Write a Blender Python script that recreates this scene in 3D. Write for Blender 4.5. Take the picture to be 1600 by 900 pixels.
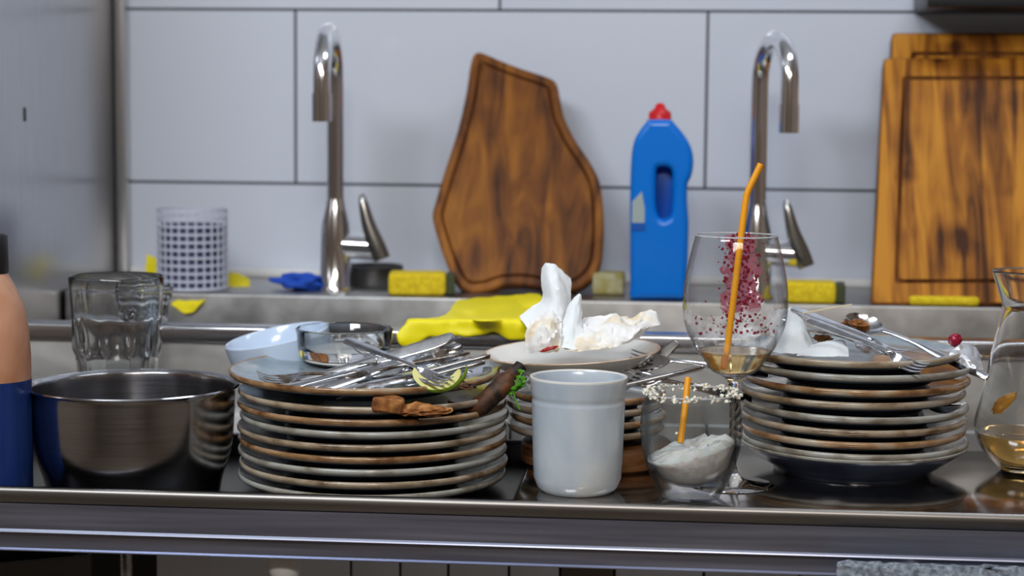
import bpy, bmesh, math, random
from mathutils import Vector, Matrix, noise
for o in list(bpy.data.objects): bpy.data.objects.remove(o)
S = bpy.context.scene
COL = S.collection
# ------------------------------------------------------------------ camera
FPX = 2870.0
CAMP = Vector((.15, -1.662, .357))
YAW, PITCH, ROLL = .089, math.atan(275/2870), .009
_F = Vector((-math.sin(YAW)*math.cos(PITCH), math.cos(YAW)*math.cos(PITCH), -math.sin(PITCH)))
_R = _F.cross(Vector((0, 0, 1))).normalized(); _U = _R.cross(_F)
_c, _s = math.cos(ROLL), math.sin(ROLL)
RR = _R*_c + _U*_s; UU = _U*_c - _R*_s
cd = bpy.data.cameras.new('camera'); cam = bpy.data.objects.new('camera', cd); COL.objects.link(cam)
M = Matrix((( RR.x, UU.x, -_F.x, CAMP.x), (RR.y, UU.y, -_F.y, CAMP.y), (RR.z, UU.z, -_F.z, CAMP.z), (0, 0, 0, 1)))
cam.matrix_world = M
cd.sensor_width = 36; cd.lens = FPX/1600*36; cd.clip_start = .05; cd.clip_end = 20
cd.dof.use_dof = True; cd.dof.focus_distance = 1.76; cd.dof.aperture_fstop = 4.6
S.camera = cam
def ray(px, py): return _F + RR*((px-800)/FPX) - UU*((py-450)/FPX)
def PY(px, py, Y): d = ray(px, py); return CAMP + d*((Y-CAMP.y)/d.y)      # point of a sight line at depth Y
def PZ(px, py, Z): d = ray(px, py); return CAMP + d*((Z-CAMP.z)/d.z)      # point of a sight line at height Z
# ------------------------------------------------------------------ world, lights, exposure
w = bpy.data.worlds.new('world'); S.world = w; w.use_nodes = True
w.node_tree.nodes['Background'].inputs[0].default_value = (.55, .62, .75, 1)
w.node_tree.nodes['Background'].inputs[1].default_value = .3
def area(name, loc, target, sx, sy, power, col):
    l = bpy.data.lights.new(name, 'AREA'); l.shape = 'RECTANGLE'; l.size = sx; l.size_y = sy; l.energy = power; l.color = col
    o = bpy.data.objects.new(name, l); COL.objects.link(o); o.location = loc
    o.rotation_euler = (Vector(target)-Vector(loc)).to_track_quat('-Z', 'Y').to_euler(); return o
area('ceiling_panel_lamp', (-.75, -1.15, 1.4), (-.1, .8, .0), .8, .3, 23, (.86, .93, 1))
area('overhead_fill', (.75, .1, 1.6), (.3, .9, .1), 1.0, .2, 7, (.85, .92, 1))  # weaker fill light, added overhead without a known fixture
area('room_lamp', (.12, -2.1, 1.35), (.1, .2, .1), .32, .14, 13, (1, .96, .92))
area('far_ceiling_lamp', (.3, -2.6, 1.65), (.2, -1.5, -.8), 1.4, .5, 22, (1, .93, .86))
S.view_settings.view_transform = 'Standard'; S.view_settings.look = 'None'
S.view_settings.exposure = 0.0; S.view_settings.gamma = 1; S.view_settings.use_curve_mapping = False

# ------------------------------------------------------------------ materials
def mat(name, col=(.5, .5, .5), rough=.5, metal=0, trans=0, ior=1.45, sss=0, spec=.5, coat=0):
    m = bpy.data.materials.new(name); m.use_nodes = True
    b = m.node_tree.nodes['Principled BSDF']
    b.inputs['Base Color'].default_value = (*col, 1); b.inputs['Roughness'].default_value = rough
    b.inputs['Metallic'].default_value = metal; b.inputs['Transmission Weight'].default_value = trans
    b.inputs['IOR'].default_value = ior; b.inputs['Specular IOR Level'].default_value = spec
    b.inputs['Coat Weight'].default_value = coat; b.inputs['Coat Roughness'].default_value = .08
    if sss: b.inputs['Subsurface Weight'].default_value = sss; b.inputs['Subsurface Scale'].default_value = .01
    return m
def N(m, t, **kw):
    n = m.node_tree.nodes.new(t)
    for k, v in kw.items():
        if k in n.inputs: n.inputs[k].default_value = v
        else: setattr(n, k, v)
    return n
def L(m, a, b): m.node_tree.links.new(a, b)
def bsdf(m): return m.node_tree.nodes['Principled BSDF']
def noisy(m, stops, scale=(8, 8, 8), nscale=3, detail=6, rough=None, bump=0, dist=.3, target='Base Color'):
    tc = N(m, 'ShaderNodeTexCoord'); mp = N(m, 'ShaderNodeMapping'); mp.inputs['Scale'].default_value = scale
    nz = N(m, 'ShaderNodeTexNoise'); nz.inputs['Scale'].default_value = nscale; nz.inputs['Detail'].default_value = detail
    nz.inputs['Distortion'].default_value = dist
    cr = N(m, 'ShaderNodeValToRGB')
    while len(cr.color_ramp.elements) < len(stops): cr.color_ramp.elements.new(.5)
    for e, (p, c) in zip(cr.color_ramp.elements, stops): e.position = p; e.color = (*c, 1)
    L(m, tc.outputs['Object'], mp.inputs[0]); L(m, mp.outputs[0], nz.inputs['Vector']); L(m, nz.outputs[0], cr.inputs[0])
    L(m, cr.outputs[0], bsdf(m).inputs['Base Color'])
    if rough:
        mr = N(m, 'ShaderNodeMapRange'); mr.inputs[3].default_value, mr.inputs[4].default_value = rough
        L(m, nz.outputs[0], mr.inputs[0]); L(m, mr.outputs[0], bsdf(m).inputs['Roughness'])
    if bump:
        bp = N(m, 'ShaderNodeBump'); bp.inputs['Strength'].default_value = bump; bp.inputs['Distance'].default_value = .002
        L(m, nz.outputs[0], bp.inputs['Height']); L(m, bp.outputs[0], bsdf(m).inputs['Normal'])
    return m
def brushed(name, c0, c1, scale, r):
    return noisy(mat(name, metal=1), [(.25, c0), (.75, c1)], scale, 6, 5, r, dist=0)
STEEL = brushed('brushed_steel', (.42, .42, .44), (.6, .6, .62), (1, 30, 30), (.2, .34))
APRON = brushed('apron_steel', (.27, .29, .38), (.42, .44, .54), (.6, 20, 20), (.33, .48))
TOPST = noisy(mat('worktop_steel', metal=1), [(.2, (.33, .30, .28)), (.8, (.5, .47, .45))], (3, 9, 3), 4, 6, (.07, .22), dist=.6)
PANEL = brushed('panel_steel', (.46, .46, .48), (.56, .56, .58), (1, 30, 1.5), (.2, .27))
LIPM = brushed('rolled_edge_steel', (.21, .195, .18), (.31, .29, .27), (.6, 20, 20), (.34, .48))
SINKM = noisy(mat('sink_steel', metal=1), [(.3, (.33, .33, .34)), (.7, (.55, .55, .56))], (4, 4, 8), 4, 8, (.28, .5))
DECKM = noisy(mat('sink_deck_steel', metal=1), [(.3, (.30, .29, .28)), (.7, (.46, .45, .44))], (6, 6, 6), 4, 8, (.3, .5))
SINKF = noisy(mat('sink_front_steel', metal=1), [(.3, (.5, .49, .47)), (.7, (.66, .65, .63))], (4, 4, 8), 4, 6, (.5, .65))
CHROME = mat('chrome', (.84, .84, .86), .13, 1)
DCHROME = mat('dark_chrome', (.35, .34, .32), .25, 1)  # darker and rougher than the plain chrome
CUT = noisy(mat('cutlery_steel', metal=1), [(.3, (.55, .55, .57)), (.7, (.8, .8, .83))], (20, 20, 20), 4, 4, (.08, .18))
CUTD = noisy(mat('stained_cutlery_steel', metal=1), [(.4, (.22, .16, .11)), (.62, (.62, .62, .64))], (20, 20, 20), 3, 5, (.2, .4))
BOWLM = brushed('bowl_steel', (.42, .42, .44), (.52, .52, .54), (2, 2, 60), (.14, .2))
bsdf(BOWLM).inputs['Anisotropic'].default_value = .75; bsdf(BOWLM).inputs['Anisotropic Rotation'].default_value = .25
_t = N(BOWLM, 'ShaderNodeTangent', direction_type='RADIAL', axis='Z'); L(BOWLM, _t.outputs[0], bsdf(BOWLM).inputs['Tangent'])
def shell_glass(name, tint):      # thin-walled glass: fresnel reflection over clear, denser where seen edge-on
    m = bpy.data.materials.new(name); m.use_nodes = True; nt = m.node_tree; nt.nodes.remove(nt.nodes['Principled BSDF'])
    out = nt.nodes['Material Output']; lw = N(m, 'ShaderNodeLayerWeight'); lw.inputs['Blend'].default_value = .25
    cr = N(m, 'ShaderNodeValToRGB'); cr.color_ramp.elements[0].color = (.985, .99, .99, 1); cr.color_ramp.elements[0].position = .5
    cr.color_ramp.elements[1].color = (*tint, 1); cr.color_ramp.elements[1].position = .95
    tr = N(m, 'ShaderNodeBsdfTransparent'); gl = N(m, 'ShaderNodeBsdfGlossy'); gl.inputs['Roughness'].default_value = .01
    lw.inputs['Blend'].default_value = .5
    pw = N(m, 'ShaderNodeMath', operation='POWER'); pw.inputs[1].default_value = 3.5; ml = N(m, 'ShaderNodeMath', operation='MULTIPLY_ADD'); ml.inputs[1].default_value = .7; ml.inputs[2].default_value = .04
    L(m, lw.outputs['Facing'], pw.inputs[0]); L(m, pw.outputs[0], ml.inputs[0])
    mx = N(m, 'ShaderNodeMixShader'); L(m, lw.outputs['Facing'], cr.inputs[0]); L(m, cr.outputs[0], tr.inputs[0])
    L(m, ml.outputs[0], mx.inputs[0]); L(m, tr.outputs[0], mx.inputs[1]); L(m, gl.outputs[0], mx.inputs[2]); L(m, mx.outputs[0], out.inputs[0])
    return m
SHELL = shell_glass('shell_glass', (.62, .64, .66))
GLASS = mat('clear_glass', (.98, .99, .99), 0, 0, 1, 1.47)
THICK = mat('thick_glass', (.96, .98, .99), .01, 0, 1, 1.5)
NAVY = noisy(mat('plate_outside_glaze', rough=.16, coat=.3), [(.3, (.016, .02, .034)), (.7, (.04, .05, .075))], (6, 6, 6))
SLATE = noisy(mat('plate_inside_glaze', rough=.18, coat=.4), [(.3, (.17, .215, .25)), (.7, (.3, .36, .39))], (12, 12, 12), 3, 8)
def rimmat(n, a, b, c): return noisy(mat(n, rough=.22, coat=.4), [(.3, a), (.5, b), (.68, c)], (14, 14, 30), 2.2, 6)
RIM1 = rimmat('plate_rim_tan', (.12, .07, .035), (.36, .28, .19), (.42, .38, .31))
RIM2 = rimmat('plate_rim_brown', (.12, .045, .012), (.33, .19, .09), (.42, .36, .27))
RIM3 = rimmat('plate_rim_grey', (.17, .14, .10), (.34, .33, .29), (.38, .39, .37))
CREAM = mat('cream_glaze', (.80, .77, .71), .22, coat=.3)
CREAMRIM = noisy(mat('cream_plate_rim', rough=.3), [(.35, (.35, .2, .1)), (.65, (.66, .5, .36))], (14, 14, 14))
CELADON = noisy(mat('mug_glaze', rough=.2, coat=.5), [(.3, (.38, .45, .53)), (.55, (.52, .57, .62)), (.75, (.66, .67, .63))], (9, 9, 5), 2, 7)
CELRIM = mat('mug_rim_glaze', (.76, .75, .70), .25, coat=.4)
BWHITE = mat('pale_blue_ceramic', (.55, .66, .82), .15, coat=.4)
PAPER = mat('tissue_paper', (.86, .86, .87), .85, sss=.15)
PAPERS = noisy(mat('stained_tissue_paper', rough=.85), [(.30, (.80, .66, .44)), (.42, (.86, .84, .8)), (.6, (.87, .87, .88))], (12, 12, 12), 2)
YEL = noisy(mat('yellow_sponge', rough=.9), [(.35, (.70, .48, .01)), (.65, (.85, .66, .02))], (60, 60, 60), 3, 3, bump=.8)
YDIM = noisy(mat('dull_sponge', rough=.9), [(.35, (.30, .24, .05)), (.65, (.46, .42, .25))], (20, 20, 20), 3)
SCOUR = mat('scouring_pad', (.06, .07, .03), .95)
RUBBER = mat('yellow_rubber', (.93, .80, .004), .5)
YCLOTH = mat('yellow_cloth', (.82, .68, .01), .85)
BLUE = mat('blue_plastic', (.0, .17, .68), .25)
BLUED = mat('dark_blue_plastic', (.004, .09, .42), .35)
RED = mat('red_plastic', (.62, .01, .015), .35)
BCLOTH = mat('blue_cloth', (.01, .07, .45), .8)
ORANGE = mat('orange_straw_plastic', (1.0, .36, .01), .35, sss=.2)
BLACK = mat('black_plastic', (.008, .008, .01), .35)
DARKG = mat('dark_grey_metal', (.10, .10, .10), .4, .6)
AMBER = mat('amber_liquid', (.93, .60, .20), 0, 0, 1, 1.34)
WINE = mat('pale_gold_liquid', (.97, .70, .30), .12, 0, .9, 1.2)
SLUSH = noisy(mat('crushed_ice', rough=.12, trans=.22, ior=1.31, sss=.3), [(.3, (.88, .86, .78)), (.7, (1, 1, 1))], (40, 40, 40), 3, 8, bump=1)
BERRY = mat('berry_red', (.28, .008, .03), .3)
PINK = mat('pink_pulp', (.62, .16, .24), .5)
SUGAR = mat('sugar_crumbs', (.85, .78, .66), .6, sss=.2)
LEMON = mat('lemon_flesh', (.80, .78, .32), .4)
PEEL = mat('lime_peel', (.30, .50, .03), .4)
BREAD = noisy(mat('toasted_bread', rough=.8), [(.35, (.12, .035, .006)), (.55, (.32, .12, .028)), (.7, (.5, .25, .08))], (30, 30, 30), 3, 8, bump=1)
CHAR = noisy(mat('charred_skin', rough=.6), [(.4, (.015, .008, .006)), (.65, (.16, .06, .02))], (20, 20, 20), 3, 8, bump=1)
HERB = mat('fresh_herb', (.07, .27, .008), .5)
SAUCE = mat('red_sauce', (.4, .02, .01), .3)
GREY = noisy(mat('grey_terry', rough=.95), [(.35, (.10, .12, .15)), (.65, (.30, .34, .39))], (60, 60, 60), 3, 5, bump=1)
WHITEP = mat('white_plastic', (.75, .75, .74), .4)
LAV = mat('lavender_plastic', (.55, .57, .68), .45)
NAVYL = mat('navy_liner', (.05, .06, .13), .5)
def wood(name, c0, c1, c2, vert, planks=False):
    m = mat(name, rough=.5, spec=.22)
    tc = N(m, 'ShaderNodeTexCoord'); mp = N(m, 'ShaderNodeMapping'); mp.inputs['Scale'].default_value = vert
    L(m, tc.outputs['Object'], mp.inputs[0])
    n1 = N(m, 'ShaderNodeTexNoise'); n1.inputs['Scale'].default_value = 3; n1.inputs['Detail'].default_value = 9; n1.inputs['Distortion'].default_value = 1.2
    n2 = N(m, 'ShaderNodeTexNoise'); n2.inputs['Scale'].default_value = 7; n2.inputs['Detail'].default_value = 3
    L(m, mp.outputs[0], n1.inputs['Vector']); L(m, tc.outputs['Object'], n2.inputs['Vector'])
    mx = N(m, 'ShaderNodeMath', operation='ADD'); mu = N(m, 'ShaderNodeMath', operation='MULTIPLY'); mu.inputs[1].default_value = .5
    L(m, n2.outputs[0], mu.inputs[0]); L(m, n1.outputs[0], mx.inputs[0]); L(m, mu.outputs[0], mx.inputs[1])
    cr = N(m, 'ShaderNodeValToRGB'); cr.color_ramp.elements.new(.5)
    for e, (p, c) in zip(cr.color_ramp.elements, [(.56, c0), (.72, c1), (.9, c2)]): e.position = p; e.color = (*c, 1)
    if planks:
        m3 = N(m, 'ShaderNodeMapping'); m3.inputs['Scale'].default_value = (1, .02, .02); L(m, tc.outputs['Object'], m3.inputs[0])
        n3 = N(m, 'ShaderNodeTexNoise'); n3.inputs['Scale'].default_value = 22; n3.inputs['Detail'].default_value = 1; L(m, m3.outputs[0], n3.inputs['Vector'])
        vo = N(m, 'ShaderNodeTexVoronoi'); vo.inputs['Scale'].default_value = 9; va = N(m, 'ShaderNodeVectorMath', operation='MULTIPLY_ADD'); va.inputs[1].default_value = (.12, .12, .12); L(m, n2.outputs['Color'], va.inputs[0]); L(m, tc.outputs['Object'], va.inputs[2]); L(m, va.outputs[0], vo.inputs['Vector'])
        k1 = N(m, 'ShaderNodeMapRange'); k1.inputs[1].default_value = .04; k1.inputs[2].default_value = .30; k1.inputs[3].default_value = -.26; k1.inputs[4].default_value = 0
        L(m, vo.outputs['Distance'], k1.inputs[0])
        k2_ = N(m, 'ShaderNodeMath', operation='MULTIPLY_ADD'); k2_.inputs[1].default_value = .55; k2_.inputs[2].default_value = -.27; L(m, n3.outputs[0], k2_.inputs[0])
        a1 = N(m, 'ShaderNodeMath', operation='ADD'); a2 = N(m, 'ShaderNodeMath', operation='ADD')
        L(m, mx.outputs[0], a1.inputs[0]); L(m, k1.outputs[0], a1.inputs[1]); L(m, a1.outputs[0], a2.inputs[0]); L(m, k2_.outputs[0], a2.inputs[1]); mx = a2
    L(m, mx.outputs[0], cr.inputs[0]); L(m, cr.outputs[0], bsdf(m).inputs['Base Color'])
    return m
WOODA = wood('oiled_walnut_board', (.035, .009, .001), (.17, .052, .004), (.33, .12, .010), (9, 2, 2))
WOODG = wood('dark_groove_wood', (.03, .010, .003), (.10, .03, .006), (.2, .07, .015), (9, 2, 2))
WOODB = wood('oiled_oak_board', (.06, .016, .002), (.32, .11, .010), (.58, .24, .022), (14, 1.2, 2), True)
WOODE = wood('dark_wood_edge', (.03, .010, .003), (.14, .045, .01), (.3, .11, .02), (9, 2, 2))
WOODD = wood('dark_brown_wood', (.03, .012, .005), (.13, .05, .018), (.25, .11, .04), (3, 3, 20))

# ------------------------------------------------------------------ helpers
def link(o, parent=None):
    COL.objects.link(o)
    if parent is not None: o.parent = parent
    return o
def tag(o, label=None, cat=None, group=None, kind=None):
    if label: o['label'] = label
    if cat: o['category'] = cat
    if group: o['group'] = group
    if kind: o['kind'] = kind
    return o
def empty(name, loc=(0, 0, 0), label=None, cat=None, group=None, rot=(0, 0, 0)):
    o = bpy.data.objects.new(name, None); o.empty_display_size = .02; link(o); o.location = loc; o.rotation_euler = rot
    return tag(o, label, cat, group)
def obj(name, bm, mats, parent=None, smooth=True, loc=None):
    bmesh.ops.recalc_face_normals(bm, faces=bm.faces)
    me = bpy.data.meshes.new(name); bm.to_mesh(me); bm.free()
    for m in (mats if isinstance(mats, (list, tuple)) else [mats]): me.materials.append(m)
    if smooth:
        me.polygons.foreach_set('use_smooth', [True]*len(me.polygons))
        try: me.set_sharp_from_angle(angle=math.radians(50))
        except Exception: pass
    o = bpy.data.objects.new(name, me); link(o, parent)
    if loc is not None: o.location = loc
    return o
def dup(root, **kw):
    r = root.copy(); COL.objects.link(r)
    for ch in list(root.children):
        c = ch.copy(); COL.objects.link(c); c.parent = r
        for g in list(ch.children):
            d = g.copy(); COL.objects.link(d); d.parent = c
    return r
def box(bm, lo, hi, bev=0, mi=0):
    lo, hi = Vector(lo), Vector(hi); r = bmesh.ops.create_cube(bm, size=1)
    for v in r['verts']: v.co = Vector([(lo[i]+hi[i])/2 + v.co[i]*(hi[i]-lo[i]) for i in range(3)])
    fs = {f for v in r['verts'] for f in v.link_faces}
    for f in fs: f.material_index = mi
    if bev:
        es = {e for v in r['verts'] for e in v.link_edges}
        bmesh.ops.bevel(bm, geom=list(es), offset=bev, segments=3, affect='EDGES', profile=.5, material=mi)
    return bm
def boxo(name, lo, hi, m, parent=None, bev=.001, smooth=True):
    return obj(name, box(bmesh.new(), lo, hi, bev), m, parent, smooth)
def lathe(prof, seg=72, mats_idx=None, close=True, bm=None, fn=None):
    """prof: (r, z) points of a closed cross-section (ends on the axis when r = 0)"""
    bm = bm or bmesh.new(); rings = []
    for r, z in prof:
        if r < 1e-6: rings.append([bm.verts.new((0, 0, z))])
        else:
            rg = []
            for k in range(seg):
                a = 2*math.pi*k/seg; x, y, zz = r*math.cos(a), r*math.sin(a), z
                if fn: x, y, zz = fn(r, z, a)
                rg.append(bm.verts.new((x, y, zz)))
            rings.append(rg)
    n = len(rings); rngs = range(n if close else n-1)
    for i in rngs:
        a, b = rings[i], rings[(i+1) % n]
        if len(a) == 1 and len(b) == 1: continue
        mi = mats_idx[i] if mats_idx else 0
        for k in range(seg):
            k2 = (k+1) % seg
            if len(a) == 1: f = bm.faces.new((a[0], b[k], b[k2]))
            elif len(b) == 1: f = bm.faces.new((a[k], b[0], a[k2]))
            else: f = bm.faces.new((a[k], b[k], b[k2], a[k2]))
            f.material_index = mi
    return bm
def smoothcurve(pts, sub=6, closed=False):
    P = [Vector(p) for p in pts]; n = len(P); out = []
    rng = range(n if closed else n-1)
    for i in rng:
        p0 = P[(i-1) % n] if closed or i > 0 else P[0]; p1 = P[i]; p2 = P[(i+1) % n]
        p3 = P[(i+2) % n] if closed or i+2 < n else P[-1]
        for k in range(sub):
            t = k/sub
            out.append(.5*((2*p1)+(p2-p0)*t+(2*p0-5*p1+4*p2-p3)*t*t+(3*p1-p0-3*p2+p3)*t*t*t))
    if not closed: out.append(P[-1])
    return out
def tube(bm, pts, rad, seg=16, cap=True, hollow=0, mi=0):
    P = [Vector(p) for p in pts]; n = len(P)
    rad = rad if isinstance(rad, (list, tuple)) else [rad]*n
    up = Vector((0, 0, 1)); t0 = (P[1]-P[0]).normalized()
    if abs(t0.z) > .9: up = Vector((0, 1, 0))
    nrm = (up - t0*up.dot(t0)).normalized(); rings = []; fr = []
    for i in range(n):
        t = (P[min(i+1, n-1)]-P[max(i-1, 0)]).normalized()
        nrm = (nrm - t*nrm.dot(t)).normalized(); b = t.cross(nrm); fr.append((nrm.copy(), b))
        rings.append([bm.verts.new(P[i]+(nrm*math.cos(2*math.pi*k/seg)+b*math.sin(2*math.pi*k/seg))*rad[i]) for k in range(seg)])
    inner = []
    if hollow:
        for i in (0, n-1):
            pass
        for i in range(n):
            nn, b = fr[i]
            inner.append([bm.verts.new(P[i]+(nn*math.cos(2*math.pi*k/seg)+b*math.sin(2*math.pi*k/seg))*(rad[i]-hollow)) for k in range(seg)])
    def skin(R):
        for i in range(n-1):
            for k in range(seg):
                f = bm.faces.new((R[i][k], R[i][(k+1) % seg], R[i+1][(k+1) % seg], R[i+1][k])); f.material_index = mi
    skin(rings)
    if hollow:
        skin(inner)
        for i in (0, n-1):
            for k in range(seg): bm.faces.new((rings[i][k], rings[i][(k+1) % seg], inner[i][(k+1) % seg], inner[i][k]))
    elif cap:
        for R in (rings[0], rings[-1]): bm.faces.new(R).material_index = mi
    return bm
def offset_poly(P, d):
    n = len(P); out = []
    ar = sum(P[i][0]*P[(i+1) % n][1]-P[(i+1) % n][0]*P[i][1] for i in range(n))
    s = 1 if ar > 0 else -1
    for i in range(n):
        a, b = P[i-1], P[(i+1) % n]; t = Vector((b[0]-a[0], b[1]-a[1])).normalized()
        out.append((P[i][0]-t.y*d*s, P[i][1]+t.x*d*s))
    return out
def stackpoly(levels, closed_caps=True):
    """levels: list of (polygon2d, z, material_index of band above)"""
    bm = bmesh.new(); R = []
    for P, z, mi in levels: R.append([bm.verts.new((p[0], p[1], z)) for p in P])
    n = len(R[0])
    for i in range(len(R)-1):
        for k in range(n):
            f = bm.faces.new((R[i][k], R[i][(k+1) % n], R[i+1][(k+1) % n], R[i+1][k])); f.material_index = levels[i][2]
    f0 = bm.faces.new(R[0]); f0.material_index = levels[0][2]
    f1 = bm.faces.new(R[-1]); f1.material_index = levels[-1][2]
    bmesh.ops.triangulate(bm, faces=[f0, f1])
    return bm
def lump(bm, c, s, amp=.25, freq=3, sub=2, seed=0, rot=0):
    r = bmesh.ops.create_icosphere(bm, subdivisions=sub, radius=1)
    off = Vector((seed*7.3, seed*3.1, seed*1.7)); cr, sr = math.cos(rot), math.sin(rot)
    for v in r['verts']:
        d = v.co.normalized(); k = 1+amp*noise.noise(d*freq+off)*2
        x, y, z = d.x*k*s[0], d.y*k*s[1], d.z*k*s[2]
        v.co = Vector((x*cr-y*sr, x*sr+y*cr, z)) + Vector(c)
    return bm
def sheet(name, grid, m, parent=None, sub=6, amp=.001, freq=60, thick=.0006, seed=0, crease=2.4):
    """grid of control points [row][col] -> smooth thin cloth or paper with real thickness"""
    rows = [smoothcurve(r, sub) for r in grid]
    cols = [smoothcurve([r[i] for r in rows], sub) for i in range(len(rows[0]))]
    bm = bmesh.new(); V = []
    off = Vector((seed*5.1, seed*2.3, seed))
    for c in cols:
        V.append([bm.verts.new(p + noise.noise_vector(p*freq+off)*amp*.8 + Vector((.3, -.8, .6))*(abs(noise.noise(p*freq*1.4+off))+.6*abs(noise.noise(p*freq*2.9+off))-.25)*amp*crease) for p in c])
    for i in range(len(V)-1):
        for j in range(len(V[0])-1): bm.faces.new((V[i][j], V[i+1][j], V[i+1][j+1], V[i][j+1]))
    bmesh.ops.recalc_face_normals(bm, faces=bm.faces)
    g = bmesh.ops.solidify(bm, geom=bm.faces[:], thickness=thick)
    o = obj(name, bm, m, parent)
    return o
random.seed(4)

# ------------------------------------------------------------------ the room
ZF, ZC = -.86, 1.72
def struct(name, lo, hi, m):
    o = obj(name, box(bmesh.new(), lo, hi), m, None, False); o['kind'] = 'structure'; return o
PAINT = mat('warm_wall_paint', (.30, .24, .19), .8); FLOORM = noisy(mat('brown_floor_tile', rough=.4), [(.3, (.10, .075, .055)), (.7, (.16, .12, .09))], (3, 3, 3))
CEILM = mat('ceiling_paint', (.6, .6, .6), .9)
struct('floor', (-1.8, -3.2, ZF-.05), (1.9, 1.1, ZF), FLOORM)
struct('ceiling', (-1.8, -3.2, ZC), (1.9, 1.1, ZC+.05), CEILM)
struct('wall_left', (-1.85, -3.2, ZF), (-1.8, 1.1, ZC), PAINT)
struct('wall_right', (1.9, -3.2, ZF), (1.95, 1.1, ZC), PAINT)
struct('wall_front', (-1.8, -3.25, ZF), (1.9, -3.2, ZC), PAINT)
# tiled back wall, 60 x 25 cm running bond with dark joints
YW = 1.0; ZS = .112
j0 = PY(462, 200, YW).x; j1 = PY(1103, 200, YW).x; TW = j1-j0
g0 = (PY(300, 285, YW).z+PY(1200, 296, YW).z)/2; g1 = (PY(300, 13.5, YW).z+PY(1000, 18, YW).z)/2; TH = g1-g0
tile = mat('white_wall_tile', (.6, .6, .6), .22, coat=.25)
tc = N(tile, 'ShaderNodeTexCoord'); sx = N(tile, 'ShaderNodeSeparateXYZ'); cx = N(tile, 'ShaderNodeCombineXYZ')
ax = N(tile, 'ShaderNodeMath', operation='ADD'); ax.inputs[1].default_value = -j0+TW/2+TW*4
az = N(tile, 'ShaderNodeMath', operation='ADD'); az.inputs[1].default_value = -g0+TH*6
L(tile, tc.outputs['Object'], sx.inputs[0]); L(tile, sx.outputs['X'], ax.inputs[0]); L(tile, sx.outputs['Z'], az.inputs[0])
L(tile, ax.outputs[0], cx.inputs[0]); L(tile, az.outputs[0], cx.inputs[1])
bt = N(tile, 'ShaderNodeTexBrick'); bt.offset = .5; bt.inputs['Scale'].default_value = 1
bt.inputs['Brick Width'].default_value = TW; bt.inputs['Row Height'].default_value = TH
bt.inputs['Mortar Size'].default_value = .0021; bt.inputs['Mortar Smooth'].default_value = .1
bt.inputs['Color1'].default_value = (.58, .62, .71, 1); bt.inputs['Color2'].default_value = (.63, .66, .74, 1); bt.inputs['Mortar'].default_value = (.055, .06, .08, 1)
L(tile, cx.outputs[0], bt.inputs['Vector']); L(tile, bt.outputs['Color'], bsdf(tile).inputs['Base Color'])
bp = N(tile, 'ShaderNodeBump'); bp.inputs['Strength'].default_value = .6; bp.inputs['Distance'].default_value = .002; bp.invert = True
L(tile, bt.outputs['Fac'], bp.inputs['Height']); L(tile, bp.outputs[0], bsdf(tile).inputs['Normal'])
struct('wall_back', (-1.8, YW, ZF), (1.9, YW+.1, ZC), tile)
# dark shelf at the top right
a = PY(1437, 16, .93)
sh = boxo('wall_shelf', (a.x, .85, a.z), (1.3, .999, a.z+.03), BLACK, None, .002); tag(sh, 'black wall shelf above the two rectangular cutting boards', 'shelf')

# tall stainless unit at the left, its side faces the sink
XP = PY(186, 250, .995).x
t = empty('stainless_cabinet', (XP-.3, .5, ZF), 'tall stainless steel cabinet standing against the tiled wall left of the sink', 'cabinet')
def under(o, p): o.parent = p; o.matrix_parent_inverse = Matrix.Translation(-Vector(p.location)); return o
bm = box(bmesh.new(), (XP-.55, .30, ZF), (XP, .995, 1.5), .002)
under(obj('side_panel', bm, PANEL), t)
b1 = PY(203, 250, .995).x
under(boxo('edge_flange', (XP, .975, ZS+.003), (b1, .995, 1.5), mat('satin_flange', (.62, .61, .6), .35, 1), None, .003), t)
bm = bmesh.new(); p = PY(52, 180, .45)
under(boxo('panel_slot', (XP-.002, .60, PY(52, 190, .6).z), (XP+.0012, .606, PY(52, 168, .6).z), BLACK, None, .0005), t)

# ------------------------------------------------------------------ sink unit
ZS = .112; Y0, Y1, Y2, Y3 = .37, .405, .735, .998
XL, XR = XP+.003, 1.3
dv0, dv1 = .0, .05   # divider between the two basins
dx = PY(735, 500, .55).x; dv0, dv1 = dx-.03, dx+.03
t = empty('sink_unit', (.2, .6, ZF), 'long steel double sink unit with raised back deck under the tiled wall', 'sink')
bm = bmesh.new()
box(bm, (XL, Y2, ZS-.25), (XR, Y3, ZS), .003)
under(obj('back_deck', bm, DECKM), t)
bm = bmesh.new(); box(bm, (XL, Y0, ZS-.02), (XR, Y1, ZS), .004)
under(obj('front_rim', bm, STEEL), t)
bm = bmesh.new(); box(bm, (dv0, Y1, ZS-.24), (dv1, Y2, ZS-.002), .004)
under(obj('basin_divider', bm, SINKM), t)
bm = bmesh.new(); box(bm, (XL, Y1, ZS-.26), (XR, Y2, ZS-.24)); 
under(obj('basin_shell', bm, SINKM), t)
bm = box(bmesh.new(), (XL, Y0+.006, ZS-.26), (XR, Y1-.006, ZS-.02)); under(obj('front_apron', bm, SINKF), t)
under(boxo('back_splash_strip', (b1+.001, .985, ZS), (XR, .999, ZS+.012), WHITEP, None, .002), t)
CAB = mat('cabinet_laminate', (.55, .55, .55), .5)
xa = PY(243, 885, .36).x; xs = [xa] + [PY(px, 885, .36).x for px in (548, 625, 700, 795, 875, 960, 1100, 1250, 1400)] + [XR]
CAB2 = mat('brown_laminate', (.10, .075, .055), .5)
bm = bmesh.new(); box(bm, (XL, .39, ZF), (XR, .99, ZS-.27)); under(obj('carcass', bm, BLACK), t)
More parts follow.
